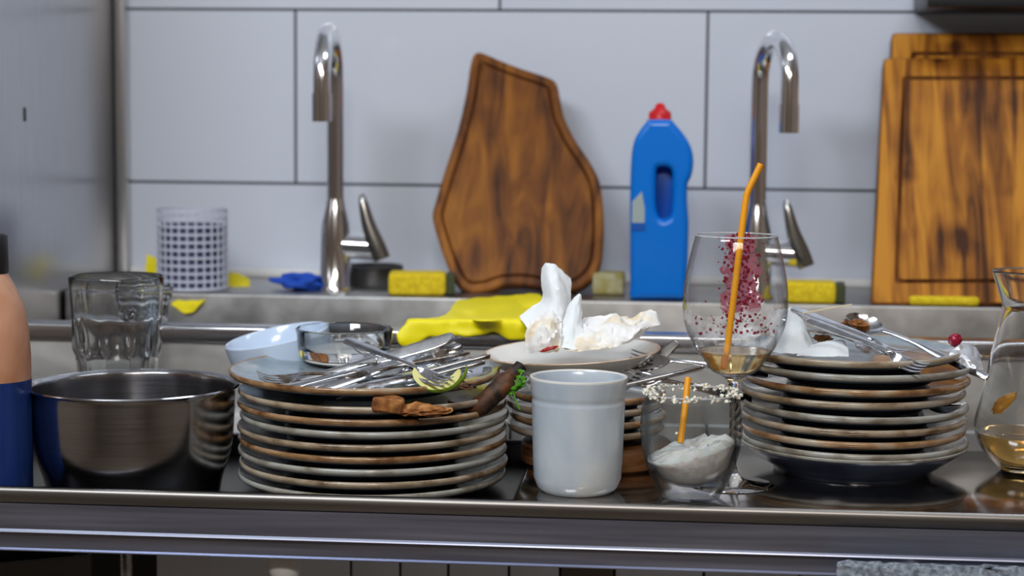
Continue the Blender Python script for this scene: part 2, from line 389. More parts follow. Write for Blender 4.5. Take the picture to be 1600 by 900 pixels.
for i in range(len(xs)-1):
    under(boxo('door_panel', (xs[i]+.0015, .36, ZF+.1), (xs[i+1]-.0015, .388, ZS-.10), CAB if i not in (5,) else CAB2, None, .001), t)

# ------------------------------------------------------------------ work table with sunken tray on its left
TY = .318; XT0, XT1 = -.62, .95; XREC = .005; ZREC = -.026
t = empty('work_table', (.1, .15, ZF), 'long stainless steel work table with a sunken left tray carrying the dirty dishes', 'table')
bm = bmesh.new()
box(bm, (XREC, 0, -.004), (XT1, TY, 0), .0012)
under(obj('tabletop', bm, TOPST), t)
bm = bmesh.new()
box(bm, (XT0, 0, -.004), (XREC, .006, 0), .0012); box(bm, (XT0, TY-.006, -.004), (XREC, TY, 0), .0012); box(bm, (XT0, .006, -.004), (XT0+.01, TY-.006, 0))
box(bm, (XT0, .004, ZREC-.003), (XREC-.0005, TY-.004, ZREC)); box(bm, (XT0+.002, .004, ZREC), (XREC-.0005, .006, -.004)); box(bm, (XT0+.002, TY-.006, ZREC), (XREC-.0005, TY-.004, -.004))
box(bm, (XREC-.002, .006, ZREC), (XREC-.0005, TY-.006, -.001)); box(bm, (XT0+.002, .006, ZREC), (XT0+.004, TY-.006, -.004))
under(obj('sunken_tray', bm, mat('dark_tray_steel', (.06, .06, .065), .35, 1)), t)
def frontbar(name, prof, m, sm=False):
    bm = bmesh.new(); A = [bm.verts.new((XT0, y, z)) for y, z in prof]; B = [bm.verts.new((XT1, y, z)) for y, z in prof]; n = len(prof)
    for i in range(n): bm.faces.new((A[i], A[(i+1) % n], B[(i+1) % n], B[i]))
    bm.faces.new(A); bm.faces.new(B)
    return under(obj(name, bm, m, None, sm), t)
# bullnose, apron and lower rail
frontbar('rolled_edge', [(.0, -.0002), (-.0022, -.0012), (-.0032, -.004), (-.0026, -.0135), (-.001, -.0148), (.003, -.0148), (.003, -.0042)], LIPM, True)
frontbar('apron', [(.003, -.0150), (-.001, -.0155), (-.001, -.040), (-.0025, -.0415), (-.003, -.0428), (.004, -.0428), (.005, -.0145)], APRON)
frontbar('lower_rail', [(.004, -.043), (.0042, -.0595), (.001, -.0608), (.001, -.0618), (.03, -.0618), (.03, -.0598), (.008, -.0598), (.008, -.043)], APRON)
for x in (PY(197, 885, .27).x, .9):
    for y in (.27, .05):
        if y == .05 and x < 0: continue
        bm = tube(bmesh.new(), [(x, y, ZF), (x, y, -.03)], .0065, 20); under(obj('leg', bm, STEEL), t)
bm = bmesh.new(); box(bm, (XT0, .0045, ZF+.25), (XT1, .30, ZF+.265)); under(obj('lower_shelf', bm, STEEL), t)

# drain pipe below the tray, dark crate under the table, towel over a bar
p = PY(445, 880, .04)
bm = lathe([(0, .0), (.0, .034), (.012, .034), (.0165, .034), (.0165, .018), (.0145, .012), (.011, .004), (.009, -.02), (.009, -.3), (0, -.3)], 32, close=False)
o = obj('drain_pipe', bm, WHITEP, None, True, (p.x, .04, -.098)); tag(o, 'white plastic drain pipe hanging below the sunken tray', 'pipe')
bm = bmesh.new(); box(bm, (-.07, -.05, 0), (.07, .05, .004)); 
for a, b in (((-.07, -.05, 0), (-.067, .05, .05)), ((.067, -.05, 0), (.07, .05, .05)), ((-.07, -.05, 0), (.07, -.047, .05)), ((-.07, .047, 0), (.07, .05, .05))): box(bm, a, b, .0008)
p = PY(100, 885, .15)
o = obj('steel_pan', bm, DARKG, None, True, (-.52, .135, -.145)); o.rotation_euler = (0, 0, .5); tag(o, 'dark steel pan tucked under the left end of the table', 'pan')
# shelf bracket box carrying it
bm = bmesh.new(); box(bm, (-.60, .06, -.165), (PY(180, 885, .1).x, .20, -.146), .002); o = obj('under_shelf', bm, BLACK); under(o, t)

# ------------------------------------------------------------------ plates
def plate_mesh(name, R, H, fl, mats, foot=.62, seg=96):
    fr = R*foot; u = fl-.0045
    prof = [(0, u), (fr-.004, u), (fr-.003, 0), (fr+.002, 0), (fr+.004, u-.001), (R*.80, u+.001), (R*.92, u+(H-fl)*.42), (R-.003, H-.0068),
            (R-.0003, H-.0042), (R, H-.0022), (R-.0006, H-.0006), (R-.002, H), (R-.0036, H-.0009),
            (R*.93, fl+(H-fl)*.5), (R*.84, fl+.0014), (R*.72, fl), (0, fl)]
    idx = [1]*8 + [2]*4 + [0]*5
    idx[7] = 2
    me = lathe(prof, seg, idx)
    o = obj(name, me, mats); return o
def put(o, loc, rot=(0, 0, 0)): o.location = loc; o.rotation_euler = rot; return o
# left stack: centre
LX, LY = PY(586, 700, .178).x, .166
FL = .0117
rims = [RIM3, RIM1, RIM3, RIM2, RIM1, RIM3, RIM2, RIM1]
protoL = {}
nth = ['lowest', 'second lowest', 'third from the bottom', 'fourth from the bottom', 'fifth from the bottom', 'sixth from the bottom', 'seventh from the bottom', 'eighth from the bottom']
for i in range(8):
    m = rims[i]
    if m.name not in protoL: o = protoL[m.name] = plate_mesh('dinner_plate', .1365, .0205, FL, [SLATE, NAVY, m])
    else: o = protoL[m.name].copy(); COL.objects.link(o)
    put(o, (LX+[0, .002, -.001, .001, 0, .001, -.001, .0][i]+random.uniform(-.001, .001), LY+random.uniform(-.001, .001), ZREC+.0002+i*.0120), (0, 0, random.uniform(0, 6)))
    tag(o, 'dark rimmed dinner plate, %s in the tall left stack' % nth[i], 'plate', 'large dinner plates in the left stack')
ZL8 = ZREC+7*.0120
ztop = ZL8+.0178
o = plate_mesh('dinner_plate', .1375, .0205, FL, [SLATE, NAVY, RIM2]); put(o, (LX-.009, LY+.004, ztop+.0008), (math.radians(.4), math.radians(-.35), 1))
tag(o, 'slate blue dinner plate with brown rim topping the left stack, piled with cutlery', 'plate', 'large dinner plates in the left stack')
ZT = ztop+FL   # food surface of the left top plate
# right stack
RX, RY = PY(1331, 720, .205).x, .198
bmm = lathe([(0, .006), (.073, .006), (.074, 0), (.079, 0), (.081, .005), (.098, .014), (.1125, .0265), (.1135, .0285), (.1128, .0295), (.111, .0295), (.098, .019), (.08, .0105), (0, .0105)], 96,
            [1]*5+[1, 2, 2, 2, 2, 0, 0, 0])
o = obj('soup_plate', bmm, [SLATE, NAVY, RIM3]); put(o, (RX, RY, .0002)); tag(o, 'deep navy plate at the very bottom of the right stack', 'plate', 'plates in the right stack')
print('RSTACK', RX, RY, [(r, round(PY(1331, r, RY-.11).z, 4)) for r in (560, 578, 612, 626, 650, 667, 682, 698, 716, 745)])
nthR = ['second', 'third', 'fourth', 'fifth', 'sixth', 'seventh', 'eighth', 'ninth']
rimsR = [RIM3, RIM2, RIM1, RIM3, RIM1, RIM2, RIM3, RIM1]
zr = [.0155, .0275, .0395, .0515, .065, .0775, .092, .1055]
dxr = [.001, -.002, -.001, .0, -.003, .001, .004, -.008]
tl = [0, .3, -.5, .5, -.3, .2, .8, .5]
for i in range(8):
    m = rimsR[i]; key = 'r'+m.name
    if key not in protoL: o = protoL[key] = plate_mesh('side_plate', .1130, .0195, .0112, [SLATE, NAVY, m])
    else: o = protoL[key].copy(); COL.objects.link(o)
    put(o, (RX+dxr[i], RY+random.uniform(-.002, .002), zr[i]), (0, math.radians(tl[i])*.5, random.uniform(0, 6)))
    lab = 'dark stoneware plate, %s from the bottom of the right stack' % nthR[i] if i < 7 else 'slate grey plate topping the right stack, holding napkin and cutlery'
    tag(o, lab, 'plate', 'plates in the right stack')
ZRT = zr[7]+.0112
# middle stack on a round wooden board
MX, MY = PY(915, 700, .215).x, .212
bm = lathe([(0, 0), (.074, 0), (.078, .003), (.078, .019), (.075, .022), (0, .022)], 64)
o = obj('round_trivet', bm, WOODD, None, True, (MX+.012, MY-.008, 0.0002)); tag(o, 'dark brown round wooden trivet beneath the middle plate stack', 'trivet')
m1 = plate_mesh('small_plate', .081, .017, .0100, [SLATE, NAVY, RIM1]); m2 = plate_mesh('small_plate', .081, .017, .0100, [SLATE, NAVY, RIM2])
zm = [.0225, .034, .046, .0575]
for i, zz in enumerate(zm):
    o = (m1, m2)[i] if i < 2 else (m1, m2)[i % 2].copy()
    if i > 1: COL.objects.link(o)
    put(o, (MX+[0, .002, -.002, .001][i], MY, zz), (0, 0, i))
    tag(o, 'small stoneware plate behind the mug, %s of the middle stack' % ['lowest', 'second from the bottom', 'third from the bottom', 'uppermost dark one'][i], 'plate', 'small plates in the middle stack')
ZM = .0675
# cream plate tilted on top
R = .091
bm = lathe([(0, .003), (.050, .003), (.051, 0), (.055, 0), (.057, .004), (.075, .009), (R-.002, .0205), (R, .0225), (R-.001, .0235), (R-.003, .023), (.074, .0125), (.055, .0085), (0, .008)], 96,
           [0, 0, 0, 0, 0, 0, 0, 1, 1, 0, 0, 0, 0])
CPX = PY(895, 550, .205)
o = obj('cream_plate', bm, [CREAM, CREAMRIM]); put(o, (CPX.x, .205, .0915), (math.radians(1.5), math.radians(-3.0), 0)); tag(o, 'cream plate with thin brown rim holding crumpled white napkins', 'plate')
ZCP = .103
# white plate behind the left pile with food, under the glass dish
# ------------------------------------------------------------------ mug
MGX = PZ(902, 770, 0)
p = PY(902, 770, .052)
mr, mh = .0455, .1095
prof = [(0, .003), (.026, .003), (.0285, 0), (.0335, .0005), (.0385, .005), (.0415, .014), (.0425, .03), (.0432, .055), (.0440, .084), (.0440, .0865), (.0432, .0885), (.0440, .0905), (.0448, .0945), (.0455, .104), (.0462, .108), (.0460, .1098), (.0448, .1100), (.0436, .1085), (.0425, .10), (.041, .06), (.0395, .02), (.034, .008), (0, .007)]
bm = lathe(prof, 96, [0]*14+[1]*3+[0]*6)
o = obj('mug', bm, [CELADON, CELRIM], None, True, (p.x, .052, .0002)); tag(o, 'pale grey ceramic handleless mug standing near the front table edge', 'mug')
# crumpled clear wrap behind the mug
bm = bmesh.new(); q = PY(848, 590, .15); lump(bm, (0, 0, 0), (.019, .011, .010), .35, 2.5, 4, 3)
o = obj('crumpled_wrap', bm, mat('cloudy_film', (.88, .9, .92), .25, trans=.45), None, True, q); tag(o, 'cloudy crumpled plastic film peeking up behind the mug', 'wrap')

# ------------------------------------------------------------------ double-wall glass
p = PY(1078, 770, .036)
DX, DY = p.x, .036
t = empty('double_wall_glass', (DX, DY, .0002), 'short double-walled glass with crumb-crusted rim and leftover crushed ice', 'glass')
prof = [(0, 0), (.024, 0), (.028, .002), (.034, .013), (.0415, .03), (.0465, .05), (.0478, .066), (.0465, .083), (.0435, .097), (.0428, .099), (.0418, .0985),
        (.0410, .095), (.0415, .085), (.0418, .068), (.0412, .048), (.037, .031), (.027, .0185), (.014, .0135), (0, .012)]
pin = [(0, .0105), (.014, .012), (.028, .017), (.0382, .030), (.0425, .048), (.0432, .068), (.0435, .083), (.0425, .0925), (.0437, .088), (.0456, .080), (.0464, .066), (.0452, .051), (.0402, .0315), (.0328, .015), (.026, .0035), (0, .0025)]
bm = lathe(prof, 96, close=False); lathe(pin, 96, close=False, bm=bm)
obj('glass_body', bm, SHELL, t)
# crumbs on the rim
bm = bmesh.new(); rnd = random.Random(5)
for k in range(230):
    a = rnd.uniform(0, 6.283); 
    if rnd.random() < .3 and math.sin(a*3+1) > .1: continue
    rr = .0425+rnd.gauss(0, .0016); s = rnd.uniform(.0008, .0022)
    lump(bm, (rr*math.cos(a), rr*math.sin(a), .0985+rnd.uniform(-.0035, .0025)), (s, s, s*.9), .3, 2, 1, k)
o = obj('crumb_crust', bm, SUGAR, t); o['kind'] = 'stuff'; o['label'] = 'cream coloured sugar crumbs stuck around the rim'
o = obj('cream_droplet', lump(bmesh.new(), (0, 0, 0), (.0014, .0014, .0014), .1, 2, 2, 1), SUGAR, t, True, (-.0135, -.0455, .068))
obj('rim', lathe([(.0427+.0006*math.cos(a), .0990+.0006*math.sin(a)) for a in [k3*math.pi/4 for k3 in range(8)]], 96), mat('rim_highlight_glass', (.9, .92, .95), .05, 0, .6), t)  # whitish ring, a highlight put into the colour of the rim
# crushed ice
bm = bmesh.new(); rings = []
ip = [(0, .0128), (.0135, .0142), (.026, .0192), (.0358, .0315), (.0398, .044), (.0400, .05)]
seg = 64
bm = lathe(ip, seg, close=False)
tops = [v for v in bm.verts if abs(v.co.z-.05) < 1e-5]
for v in bm.verts:
    if v.co.z > .04:
        a = math.atan2(v.co.y, v.co.x); k = (v.co.z-.0315)/.0185
        v.co.z += (.010*math.cos(a-.3)-.005+.002*noise.noise(Vector((math.cos(a)*3, math.sin(a)*3, 1))))*k
prev = [v for v in bm.verts if v.link_edges and any(e.is_boundary for e in v.link_edges)]
prev.sort(key=lambda v: math.atan2(v.co.y, v.co.x))
for s_ in (.8, .6, .4, .2):
    cur = []
    for v0 in prev:
        a = math.atan2(v0.co.y, v0.co.x); r = .040*s_
        x, y = r*math.cos(a), r*math.sin(a)
        z = .047+.012*(x/.04)+.006*noise.noise(Vector((x*90, y*90, 2)))+.004*noise.noise(Vector((x*220, y*220, 5)))
        cur.append(bm.verts.new((x, y, z)))
    for i in range(seg): bm.faces.new((prev[i], prev[(i+1) % seg], cur[(i+1) % seg], cur[i]))
    prev = cur
bm.faces.new(prev)
o = obj('crushed_ice', bm, SLUSH, None, True, (DX, DY, .0002)); tag(o, 'cloudy crushed ice slumped inside the short double-walled glass', 'ice', kind='stuff')
for v in o.data.vertices:
    if v.co.z > .04: v.co += noise.noise_vector(v.co*150)*.003+noise.noise_vector(v.co*420)*.0012
# orange straw
a = PY(1063, 692, DY-.004); b = PY(1075, 590, DY+.014)
bm = tube(bmesh.new(), [a, a.lerp(b, .5)+Vector((.0005, 0, 0)), b], .0031, 16, hollow=.0005)
o = obj('orange_straw', bm, ORANGE); tag(o, 'short orange drinking straw in the crumb-rimmed short glass', 'straw')

# ------------------------------------------------------------------ wine glass
WY = .098; WX = PY(1143, 760, WY).x
zr_ = PY(1142, 368, WY).z; zb = PY(1142, 586, WY).z; zw = PY(1142, 478, WY).z
k = (WY-CAMP.y)/FPX/1.0
rr_, rw = 63.5*k, 82*k
t = empty('wine_glass', (WX, WY, .0002), 'tall wine glass with dregs and pink residue, orange straw leaning inside', 'glass')
def zz(f): return zb+(zr_-zb)*f
outer = [(.0045, zb-.012), (.0065, zb-.005), (.013, zz(-.003)), (.0225, zz(.035))] + [(rw*q, zz(f)) for f, q in ((.12, .61), (.19, .75), (.30, .90), (.40, .975), (.5, 1), (.6, .992), (.72, .95), (.86, .87))] + [(rr_, zz(1))]
oc = smoothcurve([(r, z, 0) for r, z in outer], 3)
outer = [(v.x, v.y) for v in oc]
inner = [(max(r-.0011, 0), z) for r, z in outer if z > zb+.002][::-1]
inner[0] = (outer[-1][0]-.001, outer[-1][1]-.0002)
fr_ = 66*k
stem = [(0, 0), (fr_-.001, 0), (fr_, .0008), (fr_-.001, .0018), (fr_*.6, .0035), (.012, .0065), (.0062, .012), (.0042, .02), (.0034, .035), (.0032, .06), (.0036, zb-.024)]
prof = stem + outer + [(outer[-1][0]-.0005, outer[-1][1]+.0005)] + inner + [(.012, zb+.0022), (0, zb+.0008)]
obj('bowl', lathe(prof[len(stem):], 96, close=False), SHELL, t)
obj('stem_and_foot', lathe([(0, 0)]+stem[1:]+[(.0045, zb-.012), (.0065, zb-.005), (.010, zb-.0012), (0, zb-.0008)], 96, close=False), GLASS, t)
obj('rim', lathe([(rr_+.0007*math.cos(a), zr_+.0007*math.sin(a)) for a in [k3*math.pi/4 for k3 in range(8)]], 96), mat('rim_highlight_glass', (.9, .92, .95), .05, 0, .6), t)  # pale ring added as a painted highlight along the bowl's rim
# wine left in the bowl
def inr(z):
    for (r0, z0), (r1, z1) in zip(inner[::-1][:-1], inner[::-1][1:]):
        if z0 <= z <= z1: return r0+(r1-r0)*(z-z0)/(z1-z0)
    return inner[-1][0]
zl = PY(1142, 548, WY).z
lp = [(0, zb+.0012), (.0115, zb+.0026)] + [(r-.0003, z) for r, z in inner[::-1] if zb+.003 < z < zl-.001] + [(inr(zl)-.0003, zl), (0, zl)]
o = obj('leftover_drink', lathe(lp, 64, close=False), WINE, None, True, (WX, WY, .0002)); tag(o, 'pale gold drink left in the bottom of the tall wine glass', 'drink')
# pulp residue on the glass
bm = bmesh.new(); rnd = random.Random(9)
def onwall(a, z, ins): r = inr(z)-ins; return (r*math.cos(a), r*math.sin(a), z)
for k2 in range(420):
    u = rnd.random()
    if u < .8: z = rnd.uniform(zz(.34), zz(.995)); a = 1.42+rnd.gauss(0, .23)
    else: z = rnd.uniform(zz(.26), zz(.40)); a = 1.5+rnd.uniform(-1.1, 1.0)
    s = rnd.choice([.0005, .0007, .0009, .0012, .0017]); 
    lump(bm, onwall(a, z, s*.6), (s, s, s), .35, 2, 1, k2)
o = obj('berry_pulp', bm, BERRY, t); o['kind'] = 'stuff'; o['label'] = 'dark red berry bits clinging inside the bowl'
# pink film: patch hugging the inner wall
pm = mat('pink_film', (.66, .25, .33), .45)
tc = N(pm, 'ShaderNodeTexCoord'); nz = N(pm, 'ShaderNodeTexNoise'); nz.inputs['Scale'].default_value = 170; nz.inputs['Detail'].default_value = 5
cr = N(pm, 'ShaderNodeValToRGB'); cr.color_ramp.elements[0].position = .30; cr.color_ramp.elements[1].position = .50
L(pm, tc.outputs['Object'], nz.inputs['Vector']); L(pm, nz.outputs[0], cr.inputs[0]); L(pm, cr.outputs[0], bsdf(pm).inputs['Alpha'])
bm = bmesh.new(); V = []
for i in range(24):
    z = zz(.40)+(zz(.985)-zz(.40))*i/23; V.append([])
    for j in range(18):
        wdt = .38+.07*math.sin(z*190)+.04*math.sin(z*500)
        a = 1.42+(j/17-.5)*2*wdt; V[-1].append(bm.verts.new(onwall(a, z, .0004)))
for i in range(23):
    for j in range(17): bm.faces.new((V[i][j], V[i+1][j], V[i+1][j+1], V[i][j+1]))
bmesh.ops.solidify(bm, geom=bm.faces[:], thickness=.0003)
o = obj('pink_film', bm, pm, t); o['kind'] = 'stuff'; o['label'] = 'pink pulpy film streaked down the inside'
# frosty film of melted ice above the drink
fm = mat('frost_film', (.92, .92, .94), .4)
tc = N(fm, 'ShaderNodeTexCoord'); nz = N(fm, 'ShaderNodeTexNoise'); nz.inputs['Scale'].default_value = 90; nz.inputs['Detail'].default_value = 8
cr = N(fm, 'ShaderNodeValToRGB'); cr.color_ramp.elements[0].position = .34; cr.color_ramp.elements[1].position = .66; cr.color_ramp.elements[1].color = (.85, .85, .85, 1)
L(fm, tc.outputs['Object'], nz.inputs['Vector']); L(fm, nz.outputs[0], cr.inputs[0]); L(fm, cr.outputs[0], bsdf(fm).inputs['Alpha'])
bm = bmesh.new(); V = []
for i in range(14):
    V.append([])
    for j in range(40):
        a = -.35+(j/39)*3.9; top = zz(.42)+(zz(.06))*0+.006*math.sin(a*2.3)
        z = zl+.0006+(top-zl)*i/13; V[-1].append(bm.verts.new(onwall(a, z, .0006)))
for i in range(13):
    for j in range(39): bm.faces.new((V[i][j], V[i+1][j], V[i+1][j+1], V[i][j+1]))
bmesh.ops.solidify(bm, geom=bm.faces[:], thickness=.0003)
o = obj('ice_film', bm, fm, t); o['kind'] = 'stuff'; o['label'] = 'frosty white film of melted ice above the drink'
a = PY(1133, 572, WY-.004); b = PY(1166, 305, WY+.012); c = PY(1189, 256, WY+.014)
pts = smoothcurve([a, a.lerp(b, .5), a.lerp(b, .93), b.lerp(c, .12), b.lerp(c, .6), c], 5)
bm = tube(bmesh.new(), pts, .0032, 16, hollow=.0005)
o = obj('orange_straw', bm, ORANGE); tag(o, 'long bendy orange straw rising out of the wine glass', 'straw')

# ------------------------------------------------------------------ decanter
CY = .215; p0 = PY(1600, 728, CY); CX = p0.x
kc = (CY-CAMP.y)/FPX
def cr_(px): return px*kc
def cz(row): return PY(1600, row, CY).z
ZB = max(cz(730), 0)
H = cz(424)
sc = [(.0, .0015), (cr_(34), 0), (cr_(40), .003), (cr_(66), cz(702)), (cr_(78), cz(668)), (cr_(70), cz(625)), (cr_(57), cz(560)), (cr_(47), cz(510)), (cr_(42), cz(488)), (cr_(41), cz(478)), (cr_(46), cz(462)), (cr_(55), cz(435)), (cr_(59), H)]
def cset(r, z): return (r, z)
oc = [(0, .0006)] + [(v.x, v.y) for v in smoothcurve([(r, z, 0) for r, z in sc[1:]], 4)]
ic = [(max(r-.0022, 0), z+.0) for r, z in oc if z > .006][::-1]
prof = oc + [(oc[-1][0]-.001, H+.0008)] + ic + [(cr_(40)-.002, .0075), (0, .0065)]
t = empty('carafe', (CX, CY, .0002), 'clear glass carafe with waisted neck and amber drink at the right edge', 'carafe')
obj('glass_body', lathe(prof, 96, close=False), GLASS, t)
zl = cz(676)
icr = ic[::-1]
lp = [(0, .0068), (cr_(40)-.0024, .0078)] + [(r-.0003, z) for r, z in icr if .0085 < z < zl-.0005]
rl = [r for r, z in icr if z <= zl][-1]
lp += [(rl-.0006, zl), (0, zl)]
o = obj('amber_drink', lathe(lp, 64, close=False), AMBER, None, True, (CX, CY, .0002)); tag(o, 'amber drink left in the bottom of the carafe', 'drink')
# amber orange slice remnant stuck on the wall of the carafe
bm = bmesh.new(); lump(bm, (0, 0, 0), (.013, .004, .006), .3, 2, 3, 4)
o = obj('citrus_slice', bm, mat('citrus_amber', (.9, .45, .06), .2, trans=.5), None, True, PY(1560, 628, CY-.01)); o.rotation_euler = (0, -.75, 0); o.location.x += .006
tag(o, 'amber citrus slice clinging inside the carafe', 'citrus')

# ------------------------------------------------------------------ plastic bottle at the left edge
BY = .046; bxp = PY(-14, 600, BY).x; kb = (BY-CAMP.y)/FPX
def bz(row): return PY(0, row, BY).z
t = empty('squeeze_bottle', (bxp, BY, ZREC+.0003), 'plastic bottle with amber upper half, blue lower half and black cap at left edge', 'bottle')
z0 = ZREC+.0003
AMB = noisy(mat('amber_plastic', rough=.35, trans=.25), [(.3, (.42, .16, .06)), (.7, (.75, .42, .28))], (12, 12, 6), 2, 3)
NB = noisy(mat('blue_film', rough=.3), [(.3, (.006, .016, .08)), (.7, (.01, .035, .16))], (30, 30, 3), 2, 3)
R_ = 64*kb
zs = bz(592)-z0
up = [(0, zs), (R_, zs), (R_, bz(560)-z0), (R_*.96, bz(515)-z0), (R_*.84, bz(475)-z0), (R_*.62, bz(445)-z0), (R_*.45, bz(426)-z0), (0, bz(424)-z0)]
obj('upper_body', lathe(up, 64, close=False), AMB, t)
lo = [(0, 0), (R_-.003, 0), (R_, .003), (R_+.0002, .01), (R_+.0002, zs), (0, zs)]
obj('lower_body', lathe(lo, 64, close=False), NB, t)
cp = [(0, bz(427)-z0), (R_*.47, bz(427)-z0), (R_*.49, bz(423)-z0), (R_*.49, bz(368)-z0), (R_*.42, bz(364)-z0), (0, bz(364)-z0)]
obj('cap', lathe(cp, 48, close=False), BLACK, t)

# ------------------------------------------------------------------ steel bowl
SY = .114; p = PY(216, 600, SY); kbw = (SY-CAMP.y)/FPX; Rb = 167*kbw; zrim = PY(216, 602, SY).z; hb = zrim-ZREC
sb = [(0, .002), (.045, 0), (.086, .003), (Rb*.86, hb*.16), (Rb*.94, hb*.40), (Rb*.968, hb*.72), (Rb*.975, hb*.95), (Rb*.985, hb*.985), (Rb+.0015, hb-.001), (Rb+.002, hb+.0005), (Rb+.001, hb+.0015), (Rb*.975, hb+.0002)]
o1 = [(v.x, v.y) for v in smoothcurve([(r, z, 0) for r, z in sb[2:8]], 4)]
inn = [(r-.0012, z+.0004) for r, z in o1][::-1]
prof = [(0, .0012), (.045, 0), (.078, .001)] + o1 + [(Rb+.0015, hb-.001), (Rb+.0022, hb+.0003), (Rb+.0012, hb+.0016), (Rb*.985, hb+.0006)] + inn + [(.078, .0024), (0, .0022)]
o = obj('mixing_bowl', lathe(prof, 128, close=False), BOWLM, None, True, (p.x-.005, SY, ZREC+.0003)); tag(o, 'stainless steel mixing bowl between the plastic bottle and left plate stack', 'bowl')

# ------------------------------------------------------------------ faceted glass tumblers behind the bowl
def tumbler(name, R, H, hf, x, y, z, label, group):
    bm = bmesh.new()
    def fac(r, zv, a):
        n = 10; 
        if zv < hf:
            q = abs(math.cos(a*n/2)); k = 1-.10*(1-q**.6)-.035
            if zv > hf*.86: k = 1-.05*(1-q)
            r2 = r*k
        else: r2 = r
        return r2*math.cos(a), r2*math.sin(a), zv
    prof = [(0, .004), (R*.66, .002), (R*.76, 0), (R*.80, .004), (R*.84, hf*.25), (R*.87, hf*.5), (R*.90, hf*.75), (R*.93, hf*.84), (R*.965, hf*.90), (R*.94, hf*1.01), (R*.95, hf*1.2), (R*.985, H*.94), (R, H-.002), (R-.0012, H), (R-.0028, H-.001), (R*.91, hf*1.2), (R*.86, hf*.95), (R*.76, hf*.5), (R*.70, .022), (R*.6, .014), (0, .012)]
    lathe(prof, 120, close=False, bm=bm, fn=fac)
    o = obj(name, bm, THICK, None, True, (x, y, z)); tag(o, label, 'glass', group); return o
TYY = .270; kt = (TYY-CAMP.y)/FPX; p = PY(182, 430, TYY); Ht = p.z-ZREC-.0005
t1 = tumbler('glass_tumbler', 76*kt, Ht, PY(182, 522, TYY).z-ZREC, p.x, TYY, ZREC+.0003, 'tall clear glass with faceted base standing behind the steel bowl', 'faceted glasses behind the bowl')
t2 = t1.copy(); COL.objects.link(t2); p = PY(212, 447, .40)
t2.location = (p.x+.004, .43, ZS+.001); t2.scale = (.80, .80, .70)
t2.location.x = PY(234, 447, .43).x; t2.data = t1.data; t2['label'] = 'second clear glass mostly hidden behind the faceted glass'
zz2 = PY(234, 447, .43).z-ZS; t2.scale = (.78, .78, zz2/Ht)
t2.location = (PY(215, 447, .388).x, .388, ZS+.0005); t2.scale = (.66, .66, (PY(234, 450, .388).z-ZS)/Ht); t2.location.x = PY(270, 447, .388).x-.66*76*kt
# ------------------------------------------------------------------ white ramekin and glass dish on the back of the top plate
kr = (.27-CAMP.y)/FPX
def dish(name, R, H, wall, m, taper=.93, seg=80):
    prof = [(0, .001), (R*taper-.004, .0), (R*taper, .002), (R-.001, H*.6), (R, H-.0015), (R-wall*.5, H), (R-wall, H-.0015), (R*taper-wall, .0055+wall*.4), (R*taper-wall-.005, .005), (0, .005)]
    return obj(name, lathe(prof, seg, close=False), m)
p = PY(440, 577, .285)
o = dish('ramekin', .0575, .029, .003, BWHITE); put(o, (p.x-.002, .296, ztop+.009), (math.radians(5), math.radians(-11), 0)); tag(o, 'pale blue white ramekin tipped on the back rim of the left top plate', 'ramekin')
p = PY(540, 572, .262)
bm = bmesh.new(); R = 77*kr; Hd = .033
prof = [(0, .004), (R*.8, .002), (R*.88, 0), (R*.93, .004), (R*.96, .014), (R*.985, Hd*.8), (R, Hd-.0015), (R-.0015, Hd), (R-.0032, Hd-.002), (R*.91, .016), (R*.85, .011), (0, .011)]
o = obj('glass_dish', lathe(prof, 96, close=False, bm=bm), THICK); put(o, (p.x, .255, ztop+.0185), (0, 0, 0)); tag(o, 'low clear glass dish standing beside the ramekin behind the cutlery', 'dish')
# white saucer below the glass dish with food traces
bm = lathe([(0, .002), (.03, .0), (.034, .001), (.052, .005), (.054, .0065), (.052, .0072), (.034, .004), (0, .004)], 64, close=False)
o = obj('white_saucer', bm, CREAM); put(o, (PY(555, 575, .25).x, .248, ztop+.0128), (0, 0, 0)); tag(o, 'small white saucer under the low clear glass dish', 'saucer')

# ------------------------------------------------------------------ cutlery
def flat_loft(bm, st, seg=12, pw=.6):
    """st: (x, y, z, half_width, half_thickness)"""
    R = []
    for x, y, z, hw, ht in st:
        rg = []
        for k in range(seg):
            a = 2*math.pi*k/seg; ca, sa = math.cos(a), math.sin(a)
            rg.append(bm.verts.new((x, y+hw*math.copysign(abs(ca)**pw, ca), z+ht*math.copysign(abs(sa)**pw, sa))))
        R.append(rg)
    for i in range(len(R)-1):
        for k in range(seg): bm.faces.new((R[i][k], R[i][(k+1) % seg], R[i+1][(k+1) % seg], R[i+1][k]))
    bm.faces.new(R[0]); bm.faces.new(R[-1]); return bm
def interp(st, n=5):
    P = [Vector(s[:3]) for s in st]; W = [Vector((s[3], s[4], 0)) for s in st]
    a, b = smoothcurve(P, n), smoothcurve(W, n)
    return [(p.x, p.y, p.z, max(w_.x, .0002), max(w_.y, .0002)) for p, w_ in zip(a, b)]
PR = {}
